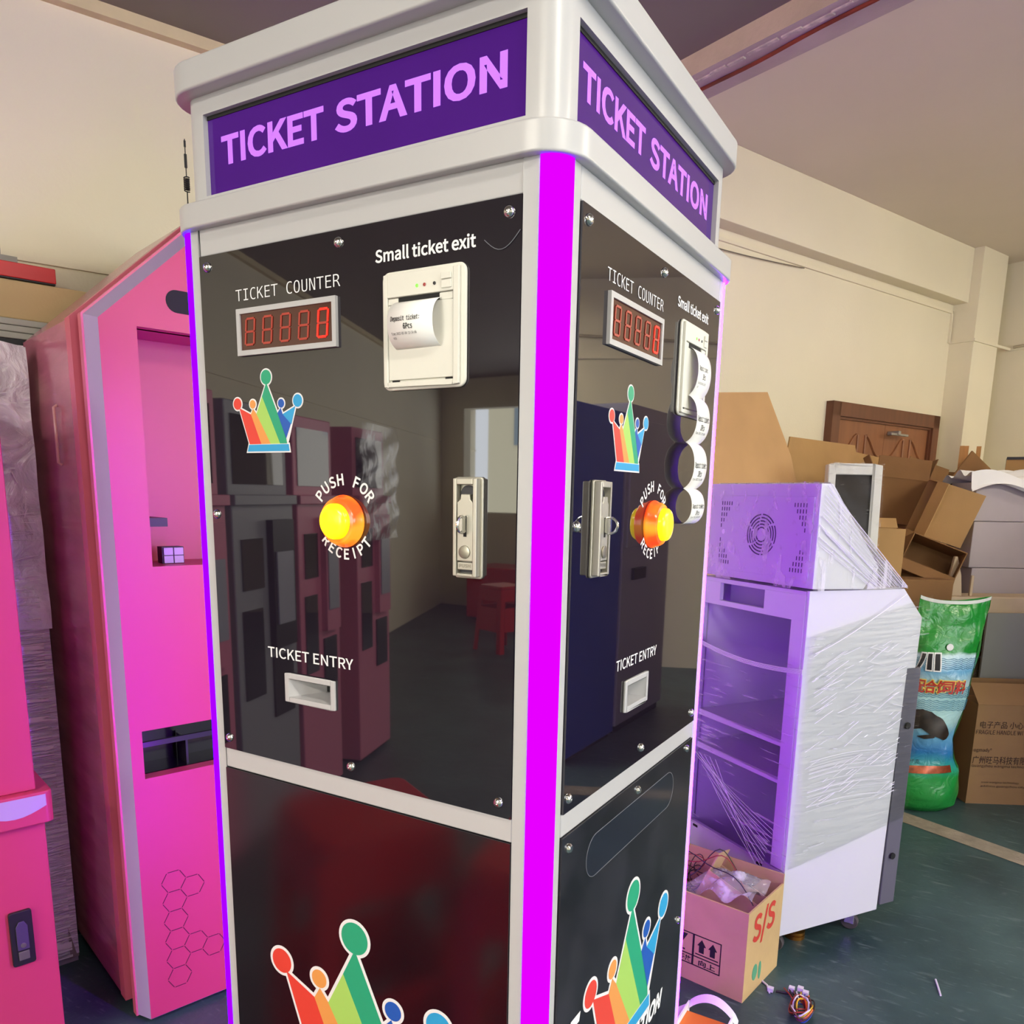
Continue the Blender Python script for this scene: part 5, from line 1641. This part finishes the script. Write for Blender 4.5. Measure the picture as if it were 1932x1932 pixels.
mb.build('black_character', [M_PAPER, M_INK], sk)
mb = MB(); add_text(mb, '化配合饲料', sf(.009), -.86, .572, .34, .644, bold=.035); mb.build('red_lettering_outline', mat('yellow_ink', 'e3c65a', .5), sk, fix=False)
mb = MB(); add_text(mb, '化配合饲料', sf(.0115), -.85, .577, .33, .639, bold=.008); mb.build('red_lettering', mat('red_print_ink', 'b32a1c', .5), sk, fix=False)
mb = MB()
def edge(pts, x):
    for (x0, y0), (x1, y1) in zip(pts, pts[1:]):
        if x <= x1:
            return y0 + (y1 - y0) * (x - x0) / (x1 - x0)
    return pts[-1][1]


for topl, botl in (([(-.9, 0.487), (-.35, 0.502), (-.15, 0.492), (.03, 0.462), (.14, 0.427), (.28, 0.387)], [(-.9, 0.387), (-.3, 0.412), (-.06, 0.382), (.16, 0.359), (.24, 0.365), (.28, 0.379)]),
                   ([(-.36, 0.373), (-.2, 0.383), (-.02, 0.389)], [(-.36, 0.371), (-.2, 0.363), (-.02, 0.371)])):
    a_, b_ = topl[0][0], topl[-1][0]
    mb.grid(lambda u, v: sack_pt(a_ + (b_ - a_) * u, edge(botl, a_ + (b_ - a_) * u) * (1 - v) + edge(topl, a_ + (b_ - a_) * u) * v, .0055), 30, 8)
mb.build('turtle_print', mat('turtle_brown', '2c2118', .4, noise=.5, nscale=25), sk)
mb = MB(); add_text(mb, '净重:20千克', sf(.005), -.9, .243, -.25, .262); mb.build('weight_print', M_INK, sk, fix=False)
mb = MB(); mb.grid(lambda u, v: sack_pt(-.62 + .95 * u, .195 + .035 * v + .01 * u, .0045), 10, 3); mb.build('red_gold_band', mat('red_gold_foil', '9a4a2c', .25, .4, noise=.5, nscale=30), sk)
mb = MB(); mb.prism(circ(0, 0, .016, 20), lambda u, v, h: tuple(Vector(sack_pt(-.02, .785, .006 + h)) + ku2 * u + Vector((0, 0, v))), 0, .001); mb.build('round_mark', M_PAPER, sk)
mb = MB(); mb.grid(lambda u, v: sack_pt(-1 + 2 * u, .985 + .025 * v * (0.6 + .4 * sin(4 * u)), .003) if v < 1 else sack_pt(-1 + 2 * u, 1.0, .003), 30, 2); mb.build('sack_hem', mat('white_woven_hem', 'd5d9d2', .5), sk)

bpy.context.view_layer.update()
